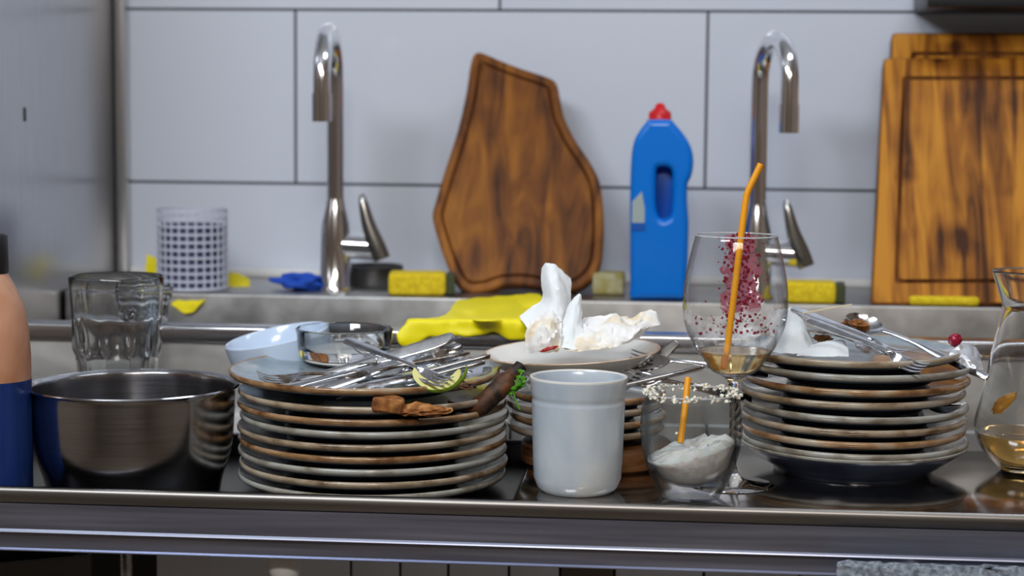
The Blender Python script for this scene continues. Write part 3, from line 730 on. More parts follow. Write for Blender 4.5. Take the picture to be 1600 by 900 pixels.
def make_fork(m):
    t = empty('fork'); LN = .19
    obj('handle', flat_loft(bmesh.new(), interp([(0, 0, 0, .004, .0009), (.004, 0, 0, .0062, .0016), (.03, 0, .0005, .0068, .002), (.07, 0, .002, .0055, .0015), (.105, 0, .004, .0034, .0016), (.13, 0, .003, .0032, .0016), (.137, 0, .001, .0045, .0013)])), m, t)
    bm = flat_loft(bmesh.new(), interp([(.1365, 0, .001, .0045, .0012), (.142, 0, -.002, .009, .001), (.150, 0, -.0045, .0118, .0009), (.158, 0, -.0055, .0122, .0008)]))
    for i in range(4):
        y = (i-1.5)*.0064
        flat_loft(bm, interp([(.156, y*.98, -.0055, .0018, .0008), (.17, y, -.005, .0017, .0008), (.182, y*.99, -.002, .0015, .0007), (.190, y*.97, .002, .0007, .0005)]), 8)
    obj('tines', bm, m, t); return t
def make_knife(m):
    t = empty('knife')
    obj('handle', flat_loft(bmesh.new(), interp([(0, 0, 0, .004, .001), (.004, 0, 0, .0062, .0024), (.03, 0, 0, .0064, .003), (.07, 0, 0, .0054, .003), (.1, 0, 0, .0055, .0028), (.106, 0, 0, .005, .002)])), m, t)
    obj('blade', flat_loft(bmesh.new(), interp([(.105, 0, 0, .005, .0014), (.112, -.001, 0, .0062, .0010), (.15, -.001, 0, .0078, .0008), (.18, -.001, 0, .0076, .0007), (.197, .001, 0, .0055, .0006), (.202, .003, 0, .001, .0005)])), m, t); return t
def make_spoon(m):
    t = empty('spoon')
    obj('handle', flat_loft(bmesh.new(), interp([(0, 0, 0, .004, .0009), (.004, 0, 0, .0062, .0016), (.03, 0, .0005, .0068, .002), (.07, 0, .002, .0055, .0015), (.1, 0, .004, .0034, .0016), (.13, 0, .003, .003, .0016), (.138, 0, .0015, .004, .0014)])), m, t)
    bm = bmesh.new(); V = []; nu, nv = 14, 16
    top = []
    for side in (0, 1):
        G = []
        for i in range(nu+1):
            r = i/nu; G.append([])
            for j in range(nv):
                a = 2*math.pi*j/nv; x = .160+.0235*r*math.cos(a); y = .0165*r*math.sin(a)*(1-.12*math.cos(a))
                z = -.0085*(1-r*r)+.001+side*.0009
                G[-1].append(bm.verts.new((x, y, z)) if i else None)
            if not i:
                c = bm.verts.new((.160, 0, -.0075+side*.0009)); G[0] = [c]*nv
        for i in range(nu):
            for j in range(nv):
                j2 = (j+1) % nv
                if i == 0: bm.faces.new((G[0][0], G[1][j], G[1][j2]))
                else: bm.faces.new((G[i][j], G[i+1][j], G[i+1][j2], G[i][j2]))
        top.append(G[nu])
    for j in range(nv): bm.faces.new((top[0][j], top[0][(j+1) % nv], top[1][(j+1) % nv], top[1][j]))
    obj('spoon_bowl', bm, m, t); return t
MK = {'fork': (make_fork, .19), 'knife': (make_knife, .202), 'spoon': (make_spoon, .1835)}
def cutlery(kind, m, a, b, label, group, roll=0, fit='mid', scale=None):
    """a: handle end, b: tip, both (px, row, Y)"""
    A, B = PY(*a), PY(*b); key = kind+m.name
    if key not in PR: o = PR[key] = MK[kind][0](m)
    else: o = dup(PR[key])
    d = (B-A); Ln = d.length; d.normalize()
    s = scale or min(max(Ln/MK[kind][1], .74), 1.1)
    if fit == 'tip': A = B-d*MK[kind][1]*s
    elif fit == 'mid': A = (A+B)/2-d*MK[kind][1]*s/2
    z = Vector((0, 0, 1)); y = z.cross(d).normalized(); z = d.cross(y)
    Mx = Matrix((( d.x, y.x, z.x), (d.y, y.y, z.y), (d.z, y.z, z.z))).to_4x4() @ Matrix.Rotation(roll, 4, 'X')
    o.matrix_world = Matrix.Translation(A) @ Mx @ Matrix.Scale(s, 4)
    o.name = kind
    tag(o, label, kind, group); return o
GL = 'cutlery piled on the left top plate'; GR = 'cutlery on the right top plate'; GM = 'cutlery under and beside the cream plate'
cutlery('fork', CUTD, (560, 588, .12), (402, 587, .075), 'dark stained fork at the left end of the left cutlery pile, tines outward', GL, -.4, 'tip')
cutlery('knife', CUT, (447, 607, .075), (640, 560, .155), 'knife in the left pile, its handle lowest and furthest left', GL, .5, 'a')
cutlery('knife', CUT, (468, 611, .068), (668, 566, .15), 'knife in the left pile, second handle from the left', GL, .7, 'a')
cutlery('fork', CUT, (492, 613, .062), (690, 552, .16), 'fork in the left pile, its handle third from the left', GL, .7, 'a')
cutlery('knife', CUT, (516, 614, .06), (715, 572, .14), 'knife in the left pile with handle above the toast crust', GL, .4, 'a')
cutlery('fork', CUTD, (552, 614, .06), (735, 566, .15), 'stained fork lying among the knives above the toast crust', GL, .7, 'a')
cutlery('knife', CUT, (580, 612, .065), (752, 580, .16), 'knife handle nearest the lime wedge in the left pile', GL, .6, 'a')
cutlery('knife', CUT, (455, 602, .12), (709, 525, .155), 'long bright knife sloping up highest over the left pile', GL, .88)
cutlery('fork', CUTD, (470, 598, .12), (655, 548, .18), 'stained fork tucked behind the highest knife handle', GL, .6)
cutlery('spoon', CUT, (560, 588, .12), (724, 545, .17), 'spoon with its bowl raised at the back of the left pile', GL, 1.1, 'tip')
cutlery('fork', CUT, (520, 592, .13), (704, 534, .18), 'fork just beneath the highest knife of the left pile', GL, .7, 'tip')
cutlery('knife', CUT, (766, 556, .12), (590, 600, .09), 'knife with handle pointing up to the right above the lime wedge', GL, .6, 'a')
cutlery('knife', CUT, (758, 566, .11), (600, 606, .08), 'knife just below the one pointing up to the right', GL, .5, 'a')
cutlery('fork', CUT, (585, 550, .10), (702, 597, .046), 'fork with its tines resting in the lime wedge', GL, .5, 'tip')
cutlery('spoon', CUTD, (700, 560, .13), (560, 590, .10), 'stained spoon buried in the middle of the left pile', GL, .6)
cutlery('knife', CUTD, (700, 596, .10), (560, 585, .15), 'dirty knife buried behind the lime wedge', GL, .6)
cutlery('fork', CUT, (690, 572, .15), (600, 556, .18), 'fork lying flat at the back of the left pile', GL, .4)

cutlery('fork', CUT, (1238, 481, .22), (1410, 552, .13), 'long fork sloping from the napkin peak across the right top plate', GR, .3, 'a')
cutlery('fork', CUT, (1262, 499, .17), (1398, 556, .105), 'lower fork beside the long fork on the right top plate', GR, .5, 'a')
cutlery('spoon', CUT, (1440, 545, .20), (1322, 494, .23), 'spoon with upturned bowl at the centre of the right top plate', GR, -.5, 'tip', .85)
cutlery('fork', CUTD, (1250, 512, .2), (1350, 540, .15), 'stained fork lying low behind the right napkin', GR, .1)
cutlery('fork', CUT, (1080, 605, .17), (968, 582, .15), 'fork right of the mug with tines pointing left', GM, -1.0, 'tip')
cutlery('fork', CUT, (1097, 571, .20), (985, 556, .20), 'fork with tines under the right side of the cream plate', GM, -.9, 'tip')
cutlery('spoon', DCHROME, (1058, 534, .22), (990, 596, .20), 'dark spoon whose thin handle rises right of the cream plate', GM, -.9, 'a', .8)
cutlery('knife', CUT, (1100, 574, .17), (960, 606, .15), 'knife sloping down left behind the crumb-rimmed glass', GM, .4, 'a', .85)
cutlery('knife', CUTD, (830, 590, .16), (1010, 574, .17), 'dark knife lying directly beneath the cream plate', GM, .1)
cutlery('fork', CUT, (850, 602, .2), (1020, 588, .21), 'fork on the middle stack behind the mug', GM, .1)
cutlery('spoon', CUTD, (1000, 603, .2), (860, 598, .19), 'stained spoon on the middle stack behind the mug', GM, .1)
# pieces sticking out between plates of the right stack
cutlery('spoon', CUT, (1330, 640, .24), (1500, 636, .145), 'spoon caught between plates at the right side of the right stack', GR, .0, 'tip', .8)
o = boxo('wooden_pick', (0, 0, 0), (.05, .0016, .0016), mat('pale_wood', (.7, .6, .4), .6), None, .0004)
A, B = PY(1254, 491, .19), PY(1327, 478, .19); d = (B-A)
o.location = A; o.rotation_euler = (0, -math.atan2(d.z, d.x), 0); tag(o, 'pale wooden pick sticking up over the right top plate', 'pick')

# ------------------------------------------------------------------ food on the left plate
# lime wedge: crescent with flesh and peel
p = PY(684, 600, .062)
t = empty('lime_wedge', p, 'squeezed lime wedge with green peel on the left top plate', 'lime', rot=(math.radians(-20), math.radians(-4), 0))
def crescent(r0, r1, y0, y1, a0, a1, n=20):
    bm = bmesh.new(); R = []
    for i in range(n+1):
        a = a0+(a1-a0)*i/n; s = math.sin(math.pi*i/n)**.5*.9+.1; rm = (r0+r1)/2; hw = (r1-r0)/2*s
        R.append([bm.verts.new((rr*math.cos(a)*1.15, yy, rr*math.sin(a)*.95+.016)) for rr, yy in ((rm-hw, y0), (rm+hw, y0*.6), (rm+hw, y1*.6), (rm-hw, y1))])
    for i in range(n):
        for k in range(4): bm.faces.new((R[i][k], R[i][(k+1) % 4], R[i+1][(k+1) % 4], R[i+1][k]))
    bm.faces.new(R[0]); bm.faces.new(R[-1]); return bm
obj('flesh', crescent(.0145, .0235, -.005, .006, math.radians(180), math.radians(350)), LEMON, t)
obj('peel', crescent(.0236, .0255, -.0045, .0055, math.radians(230), math.radians(362)), PEEL, t)
# toast crust
p = PY(612, 632, .045)
bm = bmesh.new(); box(bm, (-.017, -.008, -.006), (.012, .008, .008), .002)
bmesh.ops.subdivide_edges(bm, edges=bm.edges[:], cuts=2, use_grid_fill=True)
for v in bm.verts:
    v.co += noise.noise_vector(v.co*90)*.0022; v.co.z -= max(0, v.co.x)*.15
lump(bm, (.030, .002, -.004), (.026, .008, .006), .3, 3, 3, 3)
o = obj('toast_crust', bm, BREAD, None, True, PY(611, 633, .036)); tag(o, 'browned toast crust wedged under the top plate of the left stack', 'bread')
# charred aubergine strip from plate edge up right
pts = [PY(700, 634, .10), PY(745, 636, .10), PY(775, 612, .11), PY(797, 588, .12), PY(818, 568, .125)]
bm = tube(bmesh.new(), smoothcurve(pts, 5), [.005]*5+[.010]*5+[.0105]*5+[.0065]*5+[.002], 12)
for v in bm.verts: v.co += noise.noise_vector(v.co*120)*.0015
o = obj('charred_peel', bm, CHAR); tag(o, 'charred dark vegetable peel curling off the right side of the left stack', 'peel')
# herb sprig
bm = bmesh.new()
base = PY(806, 592, .115)
pts = [PY(818, 578, .115), PY(809, 595, .112), PY(803, 615, .11), PY(812, 640, .108)]
tube(bm, smoothcurve(pts, 4), .0009, 8)
rnd = random.Random(3)
for k in range(16):
    q = Vector(pts[0]).lerp(pts[2], rnd.random()*.9)+Vector((rnd.gauss(0, .003), rnd.gauss(0, .002), rnd.gauss(0, .002)))
    lump(bm, q, (.0042, .0012, .0022), .3, 2, 2, k, rnd.uniform(-1, 1))
o = obj('herb_sprig', bm, HERB); tag(o, 'bright green herb sprig hanging between left stack and mug', 'herb')
# scraps on the plate
bm = bmesh.new(); lump(bm, (0, 0, 0), (.011, .006, .003), .4, 3, 3, 8); o = obj('food_scrap', bm, CHAR, None, True, PY(725, 604, .09)); tag(o, 'dark scrap of food lying right of the lime wedge', 'food')
bm = bmesh.new(); lump(bm, (0, 0, 0), (.009, .006, .003), .4, 3, 3, 9); o = obj('food_scrap', bm, BREAD, None, True, PY(1285, 528, .19)); tag(o, 'brown scrap of food behind the right napkin', 'food')
bm = bmesh.new(); lump(bm, (0, 0, 0), (.012, .008, .004), .4, 3, 3, 9); o = obj('food_scrap', bm, BREAD, None, True, PY(1335, 505, .23)); tag(o, 'brown scrap of food beside the spoon bowl on the right plate', 'food')
# berry and foil at right stack
bm = lump(bmesh.new(), (0, 0, 0), (.0068, .006, .0066), .15, 6, 3, 2); o = obj('red_berry', bm, BERRY, None, True, PY(1492, 531, .19)); tag(o, 'dark red berry at the right edge of the right stack', 'berry')
FOIL = mat('wrinkled_foil', (.72, .72, .74), .3, .7)
sheet('foil_wrapper', [[PY(1484, 552, .17), PY(1500, 538, .18), PY(1522, 541, .19), PY(1534, 556, .185)], [PY(1484, 558, .165), PY(1502, 556, .165), PY(1520, 562, .165), PY(1533, 568, .17)], [PY(1490, 562, .16), PY(1508, 572, .155), PY(1523, 577, .155), PY(1538, 580, .16)]], FOIL, None, 5, .0015, 110, .0005, 3)
tag(bpy.data.objects['foil_wrapper'], 'silvery crumpled wrapper hanging from the right side of the right stack', 'wrapper')

# ------------------------------------------------------------------ napkins
def G(rows, Y=0): return [[PY(p[0], p[1], p[2]) for p in r] for r in rows]
o = sheet('paper_napkin', G([
    [(846, 420, .225), (855, 411, .22), (872, 418, .22), (892, 434, .225)],
    [(846, 445, .215), (858, 440, .20), (875, 445, .198), (892, 460, .215)],
    [(846, 468, .21), (860, 474, .19), (874, 480, .187), (890, 490, .205)],
    [(826, 483, .20), (850, 500, .18), (868, 510, .175), (884, 512, .19)],
    [(812, 495, .19), (838, 535, .17), (860, 545, .165), (880, 543, .18)]]), PAPER, None, 6, .0018, 70, .0006, 1); tag(o, 'tall white paper napkin standing highest on the cream plate', 'napkin', 'napkins on the cream plate')
o = sheet('paper_napkin', G([
    [(828, 505, .175), (846, 490, .18), (862, 486, .18), (880, 500, .175)],
    [(820, 522, .16), (842, 512, .15), (860, 510, .148), (876, 520, .16)],
    [(818, 540, .155), (840, 534, .142), (858, 536, .14), (874, 542, .15)],
    [(822, 551, .155), (840, 552, .145), (856, 552, .145), (870, 551, .15)]]), PAPERS, None, 6, .003, 80, .0006, 2); tag(o, 'stained crumpled napkin at the front left of the cream plate', 'napkin', 'napkins on the cream plate')
o = sheet('paper_napkin', G([
    [(898, 465, .20), (905, 461, .20), (908, 466, .20), (907, 480, .20)],
    [(886, 486, .19), (895, 482, .18), (903, 490, .18), (908, 500, .185)],
    [(876, 515, .17), (888, 510, .165), (898, 515, .165), (910, 515, .17)],
    [(870, 545, .155), (884, 545, .15), (900, 547, .15), (915, 546, .155)]]), PAPER, None, 6, .0015, 80, .0006, 3); tag(o, 'narrow white napkin peak in the middle of the cream plate', 'napkin', 'napkins on the cream plate')
o = sheet('paper_napkin', G([
    [(905, 503, .20), (918, 497, .21), (945, 496, .21), (962, 492, .215), (985, 497, .215), (1014, 486, .215), (1026, 488, .215)],
    [(895, 516, .18), (915, 508, .185), (938, 512, .18), (962, 500, .19), (985, 508, .19), (1005, 503, .19), (1033, 507, .20)],
    [(885, 533, .16), (910, 524, .16), (938, 528, .16), (960, 518, .165), (985, 524, .165), (1003, 516, .175), (1018, 513, .19)],
    [(880, 548, .15), (908, 548, .148), (935, 546, .15), (955, 544, .15), (970, 540, .155), (985, 534, .165), (1000, 526, .18)]]), PAPERS, None, 6, .0035, 60, .0006, 4); tag(o, 'wide crumpled napkin spread over the right half of the cream plate', 'napkin', 'napkins on the cream plate')
bm = lump(bmesh.new(), (0, 0, 0), (.009, .002, .0018), .3, 3, 3, 1); o = obj('sauce_smear', bm, SAUCE, None, True, PY(858, 545, .135)); o.rotation_euler = (0, -.3, 0); tag(o, 'red sauce smear at the foot of the stained napkin', 'sauce')
o = sheet('paper_napkin', G([
    [(1214, 485, .235), (1236, 481, .23), (1250, 486, .23), (1256, 494, .23)],
    [(1206, 510, .20), (1232, 503, .185), (1252, 505, .19), (1263, 512, .21)],
    [(1202, 530, .18), (1230, 527, .155), (1254, 528, .16), (1270, 535, .19)],
    [(1198, 548, .165), (1222, 552, .135), (1248, 553, .135), (1270, 546, .16)]]), PAPER, None, 6, .0012, 70, .0006, 5); tag(o, 'white napkin peaked at the left of the right top plate', 'napkin', 'napkins on the right top plate')
o = sheet('paper_napkin', G([
    [(1258, 541, .17), (1285, 534, .17), (1310, 530, .17), (1321, 532, .17)],
    [(1252, 548, .15), (1282, 544, .145), (1308, 543, .145), (1325, 546, .15)],
    [(1245, 555, .125), (1275, 557, .12), (1300, 557, .12), (1327, 557, .125)]]), PAPER, None, 6, .0012, 70, .0006, 6); tag(o, 'low folded white napkin at the front of the right top plate', 'napkin', 'napkins on the right top plate')

# ------------------------------------------------------------------ things along the back deck
# faucets
def faucet(bx, by, tipx, tipy, ztop_, ztip, label, side):
    t = empty('faucet', (bx, by, ZS), label, 'faucet', 'chrome faucets')
    r = .0115; D = Vector((tipx-bx, tipy-by, 0)); rad = D.length/2; dn = D.normalized()
    zc = ztop_-rad-ZS-r*.5
    obj('base', lathe([(0, 0), (.024, 0), (.0245, .004), (.0215, .008), (.0205, .06), (.0195, .09), (.0135, .115), (.0118, .125), (0, .125)], 40, close=False), CHROME, t)
    pts = [Vector((0, 0, .12)), Vector((0, 0, zc*.6+.05))]
    for k in range(0, 19):
        a = math.pi*k/18; pts.append(dn*(rad-rad*math.cos(a))+Vector((0, 0, zc+rad*math.sin(a))))
    pts.append(dn*rad*2+Vector((0, 0, ztip-ZS+.03)))
    sp_ = obj('spout', tube(bmesh.new(), pts, r, 24), CHROME, t)
    obj('aerator', tube(bmesh.new(), [dn*rad*2+Vector((0, 0, ztip-ZS)), dn*rad*2+Vector((0, 0, ztip-ZS+.036))], r*1.12, 24), CHROME, sp_)
    hs_ = obj('handle_stub', tube(bmesh.new(), [Vector((.01, 0, .062)), Vector((.058, -.004, .060))], [.0165, .0175], 24), CHROME, t)
    lv = flat_loft(bmesh.new(), interp([(0, 0, 0, .013, .011), (.02, 0, .001, .014, .012), (.05, 0, 0, .013, .009), (.08, 0, -.004, .010, .006), (.092, 0, -.006, .005, .003)]))
    o = obj('lever', lv, DCHROME, hs_); o.location = (.066, -.008, .045); o.rotation_euler = (0, math.radians(-112), math.radians(0))
    return t
FY = .80
b = PY(524, 466, FY); tp = PY(503, 190, .665)
faucet(b.x, FY, tp.x, .665, PY(514, 42, .73).z, tp.z, 'chrome gooseneck faucet behind the left basin, left of the pear-shaped board', -1)
b = PY(1180, 466, FY); tp = PY(1232, 208, .69)
faucet(b.x, FY, tp.x, .69, PY(1207, 54, .745).z, tp.z, 'chrome gooseneck faucet rising behind the wine glass', 1)

# pear-shaped board leaning on the wall
def resample(P, sub_):
    if sub_: return [(q.x, q.y) for q in smoothcurve([(a, b, 0) for a, b in P], 4, True)]
    out = []
    for i in range(len(P)):
        a, b = Vector(P[i]), Vector(P[(i+1) % len(P)]); n = max(1, int((b-a).length/.02))
        out += [tuple(a.lerp(b, k/n)) for k in range(n)]
    return out
def lean_board(name, pts_px, yb, yt, hgt, thick, mats, label, groove=(.018, .026), edge_m=None, zb_=ZS, sub_=True):
    O = Vector((0, yb, zb_+.0015)); v = Vector((0, yt-yb, hgt)).normalized(); n = Vector((1, 0, 0)).cross(v)   # towards the camera
    if n.y > 0: n = -n
    P2 = []
    for px, py in pts_px:
        d = ray(px, py); tt = (O-CAMP).dot(n)/d.dot(n); q = CAMP+d*tt-O; P2.append((q.x, q.dot(v)))
    P2 = resample(P2, sub_)
    mnv = min(q[1] for q in P2); P2 = [(a, b-mnv) for a, b in P2]
    c0 = sum(q[0] for q in P2)/len(P2); P2 = [(a-c0, b) for a, b in P2]
    b1, b2 = offset_poly(P2, .002), offset_poly(P2, .0035)
    hx_ = (max(q[0] for q in P2)-min(q[0] for q in P2))/2; my_ = (max(q[1] for q in P2))/2; mx_ = (max(q[0] for q in P2)+min(q[0] for q in P2))/2
    def ins(d): return offset_poly(P2, d) if sub_ else [(mx_+(a-mx_)*(1-d/hx_), my_+(b-my_)*(1-d/my_)) for a, b in P2]
    if not sub_: b1, b2 = ins(.002), ins(.0035)
    g = [ins(groove[0]+(groove[1]-groove[0])*f) for f in (0, .25, .5, .75, 1)]
    lv = [(b1, -thick, 1), (P2, -thick+.002, 1), (P2, -.0025, 1), (b1, -.0005, 0), (b2, 0, 0), (g[0], 0, 2), (g[1], -.0022, 2), (g[2], -.003, 2), (g[3], -.0022, 2), (g[4], 0, 0)]
    bm = stackpoly(lv)
    o = obj(name, bm, mats, None, False)
    xx = Vector((1, 0, 0)); zz_ = xx.cross(v)
    o.matrix_world = Matrix(((xx.x, v.x, zz_.x, c0+O.x), (xx.y, v.y, zz_.y, O.y), (xx.z, v.z, zz_.z, O.z), (0, 0, 0, 1)))
    o['nz'] = 0; del o['nz']
    tag(o, label, 'cutting board'); return o
pear = [(262, 68), (285, 62), (340, 85), (400, 108), (480, 135), (505, 155), (515, 200), (528, 255), (560, 320), (600, 380), (630, 440), (641, 520), (641, 620), (630, 690), (595, 738), (550, 760), (480, 757), (415, 745), (350, 746), (300, 762), (250, 765), (215, 745), (185, 690), (160, 620), (141, 548), (150, 500), (180, 400), (215, 290), (240, 180), (250, 110)]
pear = [(600+x/1.875, 60+y/1.875) for x, y in pear]
lean_board('cutting_board', pear, .80, .955, .38, .022, [WOODA, WOODE, WOODG], 'pear-shaped brown wooden cutting board leaning between faucet and blue bottle', (.011, .016))
def rect_px(x0, y0, x1, y1, r, sk):
    return [(x0+1, y0+3), (x0+3, y0+1), (x0+r+sk*0, y0), (x0+(x1-x0)*.3, y0), (x0+(x1-x0)*.6, y0), (x1-r, y0), (x1, y0+r), (x1+2, (y0+y1)/2), (x1+4, y1-r), (x1-r, y1), (x0+(x1-x0)*.6-sk, y1), (x0+(x1-x0)*.3-sk, y1), (x0-sk+r*3, y1), (x0-sk+r, y1), (x0-sk+3, y1-1), (x0-sk+1, y1-3), (x0-sk, y1-r), (x0-sk+.3, y1-r*3), (x0-sk*.66, y0+(y1-y0)*.66), (x0-sk*.33, y0+(y1-y0)*.33), (x0-.3, y0+r*3), (x0, y0+r)]
lean_board('cutting_board', rect_px(1381, 112, 1665, 500, 8, 18), .74, .935, .34, .024, [WOODB, WOODE, WOODG], 'rectangular wooden cutting board in front, knotty, right of the second faucet', (.030, .036), sub_=False)
lean_board('cutting_board', rect_px(1393, 45, 1690, 462, 8, 14), .80, .985, .40, .022, [WOODB, WOODE, WOODG], 'taller wooden cutting board standing behind the knotty front one', (.030, .036), sub_=False)

# blue bleach bottle
BYY = .775
out = [(778, 262), (768, 270), (745, 300), (732, 330), (725, 380), (722, 470), (722, 620), (722, 700), (722, 745), (723, 780), (760, 782), (800, 782), (845, 782), (884, 780), (886, 745), (888, 700), (890, 650), (892, 560), (888, 500), (889, 450), (900, 425), (906, 385), (900, 345), (880, 308), (850, 272), (836, 262)]
hole = [(800, 405), (812, 398), (832, 400), (843, 412), (845, 450), (843, 520), (835, 545), (815, 550), (802, 535), (797, 500), (797, 440)]
def topx(q): p = PY(600+q[0]/1.875, 60+q[1]/1.875, BYY); return (p.x, p.z)
oo = [topx(q) for q in out]; hh = [topx(q) for q in hole]
cxb = sum(q[0] for q in oo)/len(oo)
oo = [(a-cxb, b-ZS-.0005) for a, b in oo]; hh = [(a-cxb, b-ZS-.0005) for a, b in hh]
mnz = min(b for a, b in oo); oo = [(a, b-mnz) for a, b in oo]; hh = [(a, b-mnz) for a, b in hh]
cu = bpy.data.curves.new('blue_bottle_outline', 'CURVE'); cu.dimensions = '2D'; cu.fill_mode = 'BOTH'
for P in (oo, hh):
    P = [(q.x, q.y) for q in smoothcurve([(a, b, 0) for a, b in P], 4, True)]
    sp = cu.splines.new('POLY'); sp.points.add(len(P)-1); sp.use_cyclic_u = True
    for pt, q in zip(sp.points, P): pt.co = (q[0], q[1], 0, 1)
cu.extrude = .022; cu.bevel_depth = .008; cu.bevel_resolution = 6; cu.offset = -.008
tmp = bpy.data.objects.new('tmp', cu); COL.objects.link(tmp); bpy.context.view_layer.update()
me = bpy.data.meshes.new_from_object(tmp.evaluated_get(bpy.context.evaluated_depsgraph_get())); bpy.data.objects.remove(tmp)
me.materials.clear(); me.materials.append(BLUE); me.polygons.foreach_set('use_smooth', [True]*len(me.polygons))
try: me.set_sharp_from_angle(angle=math.radians(50))
except Exception: pass
dz_ = -min(v.co.y for v in me.vertices)
t = empty('bleach_bottle', (cxb, BYY, ZS+.0005), 'blue plastic cleaner bottle with moulded handle and red cap on the deck', 'bottle')
o = bpy.data.objects.new('bottle_body', me); link(o, t); o.rotation_euler = (math.pi/2, 0, 0)
o.location = (0, 0, dz_)
body = o
hx = sum(a for a, b in hh)/len(hh); h0, h1 = min(b for a, b in hh), max(b for a, b in hh); hw_ = (max(a for a, b in hh)-min(a for a, b in hh))/2
obj('grip_recess', box(bmesh.new(), (hx-hw_-.002, .004, h0-.002+dz_), (hx+hw_+.002, .016, h1+.002+dz_), .002), BLUED, t)  # block in a darker blue than the body, closing the grip hole
capx = topx((808, 262))[0]-cxb; capz = topx((808, 264))[1]-ZS-mnz-.0005
bm = bmesh.new()
lathe([(0, -.004), (.014, -.004), (.0145, .0), (.0135, .012), (.008, .016), (.0055, .022), (0, .024)], 24, close=False, bm=bm)
for k2 in range(10):
    a = k2*math.pi/5; box(bm, (.0138*math.cos(a)-.001, .0138*math.sin(a)-.001, -.003), (.0138*math.cos(a)+.001, .0138*math.sin(a)+.001, .011))
obj('cap', bm, RED, t, True, (capx, 0, capz))
# label on the front of the body, left side
lb = bmesh.new(); q0 = topx((729, 470)); q1 = topx((764, 570))
lbl = [(q0[0]-cxb, q1[1]-ZS-mnz), (q1[0]-cxb, q1[1]-ZS-mnz), (q1[0]-cxb, (q0[1]+q1[1])/2-ZS-mnz), ((q0[0]+q1[0])/2+.004-cxb, q0[1]-ZS-mnz), (q0[0]-cxb, (q0[1]*.7+q1[1]*.3)-ZS-mnz)]
lo_ = stackpoly([(lbl, 0, 0), (lbl, .0008, 0)])
o = obj('label_patch', lo_, [mat('grey_print', (.35, .42, .42), .4)], body, False, (0, 0, .0305))
o['label'] = 'grey green printed patch'
lbl2 = [(q0[0]-cxb, q1[1]-ZS-mnz-.006), (q1[0]-cxb+.001, q1[1]-ZS-mnz-.006), (q1[0]-cxb+.001, q1[1]-ZS-mnz+.004), (q0[0]-cxb, q1[1]-ZS-mnz+.004)]
o = obj('label_band', stackpoly([(lbl2, 0, 0), (lbl2, .0008, 0)]), [BLUED], body, False, (0, 0, .0308)); o['label'] = 'dark blue printed band'

# perforated lavender holder
HY = .80; p = PY(301, 458, HY); kh = (HY-CAMP.y)/FPX; Rh = 56*kh; zt_ = PY(301, 326, HY).z-ZS
t = empty('cutlery_holder', (p.x, HY, ZS+.0005), 'pale lavender lattice utensil holder standing by the stainless cabinet', 'holder')
bm = bmesh.new(); nr = 10
for i in range(nr+1):
    z = .002+(zt_-.004)*i/nr; lathe([(Rh-.002, z-.0016), (Rh, z-.0016), (Rh, z+.0016), (Rh-.002, z+.0016)], 48, bm=bm)
for k2 in range(26):
    a = 2*math.pi*k2/26; x, y = (Rh-.001)*math.cos(a), (Rh-.001)*math.sin(a)
    tube(bm, [(x, y, 0), (x, y, zt_-.001)], .0014, 6)
obj('lattice', bm, LAV, t)
obj('liner', lathe([(0, 0), (Rh-.004, 0), (Rh-.004, zt_*.80), (Rh-.006, zt_*.80), (Rh-.006, .003), (0, .003)], 48), NAVYL, t)

def sponge(x0, r0, x1, r1, Y, dp, label, m=YEL, pad='right', rz=0.0):
    a, b = PY(x0, r1, Y), PY(x1, r1, Y); h = PY(x0, r0, Y).z-a.z; w_ = (b-a).x; c = (a+b)/2
    t = empty('sponge', (c.x, Y+dp/2, ZS+.0005), label, 'sponge', None, (0, 0, rz))
    bm = box(bmesh.new(), (-w_/2, -dp/2, 0), (w_/2, dp/2, h*.86), .005); obj('foam', bm, m, t)
    if pad == 'right': obj('scouring_pad', box(bmesh.new(), (w_/2+.0002, -dp/2+.003, 0.001), (w_/2+.012, dp/2, h*.8), .002), SCOUR, t)
    elif pad == 'top': obj('scouring_pad', box(bmesh.new(), (-w_/2, -dp/2, h*.86+.0002), (w_/2, dp/2, h), .002), SCOUR, t)
    return t
sponge(603, 434, 692, 473, .752, .06, 'yellow block sponge on the deck left of the pear-shaped board', rz=.12)
sponge(1229, 449, 1308, 485, .742, .06, 'yellow block sponge on the deck right of the wine glass', rz=-.06)
sponge(925, 430, 975, 470, .80, .05, 'dull beige sponge between pear-shaped board and blue bottle', YDIM, '')
sponge(1420, 500, 1530, 517, .735, .05, 'flat yellow sponge lying in front of the rectangular boards', YEL, '')
# yellow cloths beneath holder
def cloth(pts, m, label, nm='cleaning_cloth', th=.003):
    o = sheet(nm, pts, m, None, 6, .002, 40, th, len(label)); tag(o, label, 'cloth'); return o
cloth([[PY(240, 452, .80), PY(270, 455, .79), PY(330, 458, .78)], [PY(258, 466, .745), PY(285, 468, .738), PY(322, 467, .738)], [PY(272, 477, .731), PY(288, 490, .729), PY(305, 486, .729)]], YCLOTH, 'yellow cloth draped over the deck edge below the lavender holder', th=.002)
cloth([[PY(352, 432, .88), PY(370, 430, .88), PY(388, 438, .88)], [PY(352, 450, .84), PY(372, 448, .84), PY(390, 452, .84)], [PY(354, 463, .80), PY(372, 464, .80), PY(391, 462, .80)]], YCLOTH, 'yellow cloth folded up right of the lavender holder', th=.003)
cloth([[PY(228, 400, .90), PY(238, 402, .90), PY(250, 410, .90)], [PY(228, 425, .88), PY(238, 425, .88), PY(250, 430, .88)], [PY(230, 445, .86), PY(240, 446, .86), PY(252, 447, .86)]], YCLOTH, 'yellow cloth scrap showing left of the lavender holder', th=.003)
bm = bmesh.new(); lump(bm, (0, 0, .011), (.033, .018, .0115), .28, 2, 4, 5); p = PY(467, 463, .80)
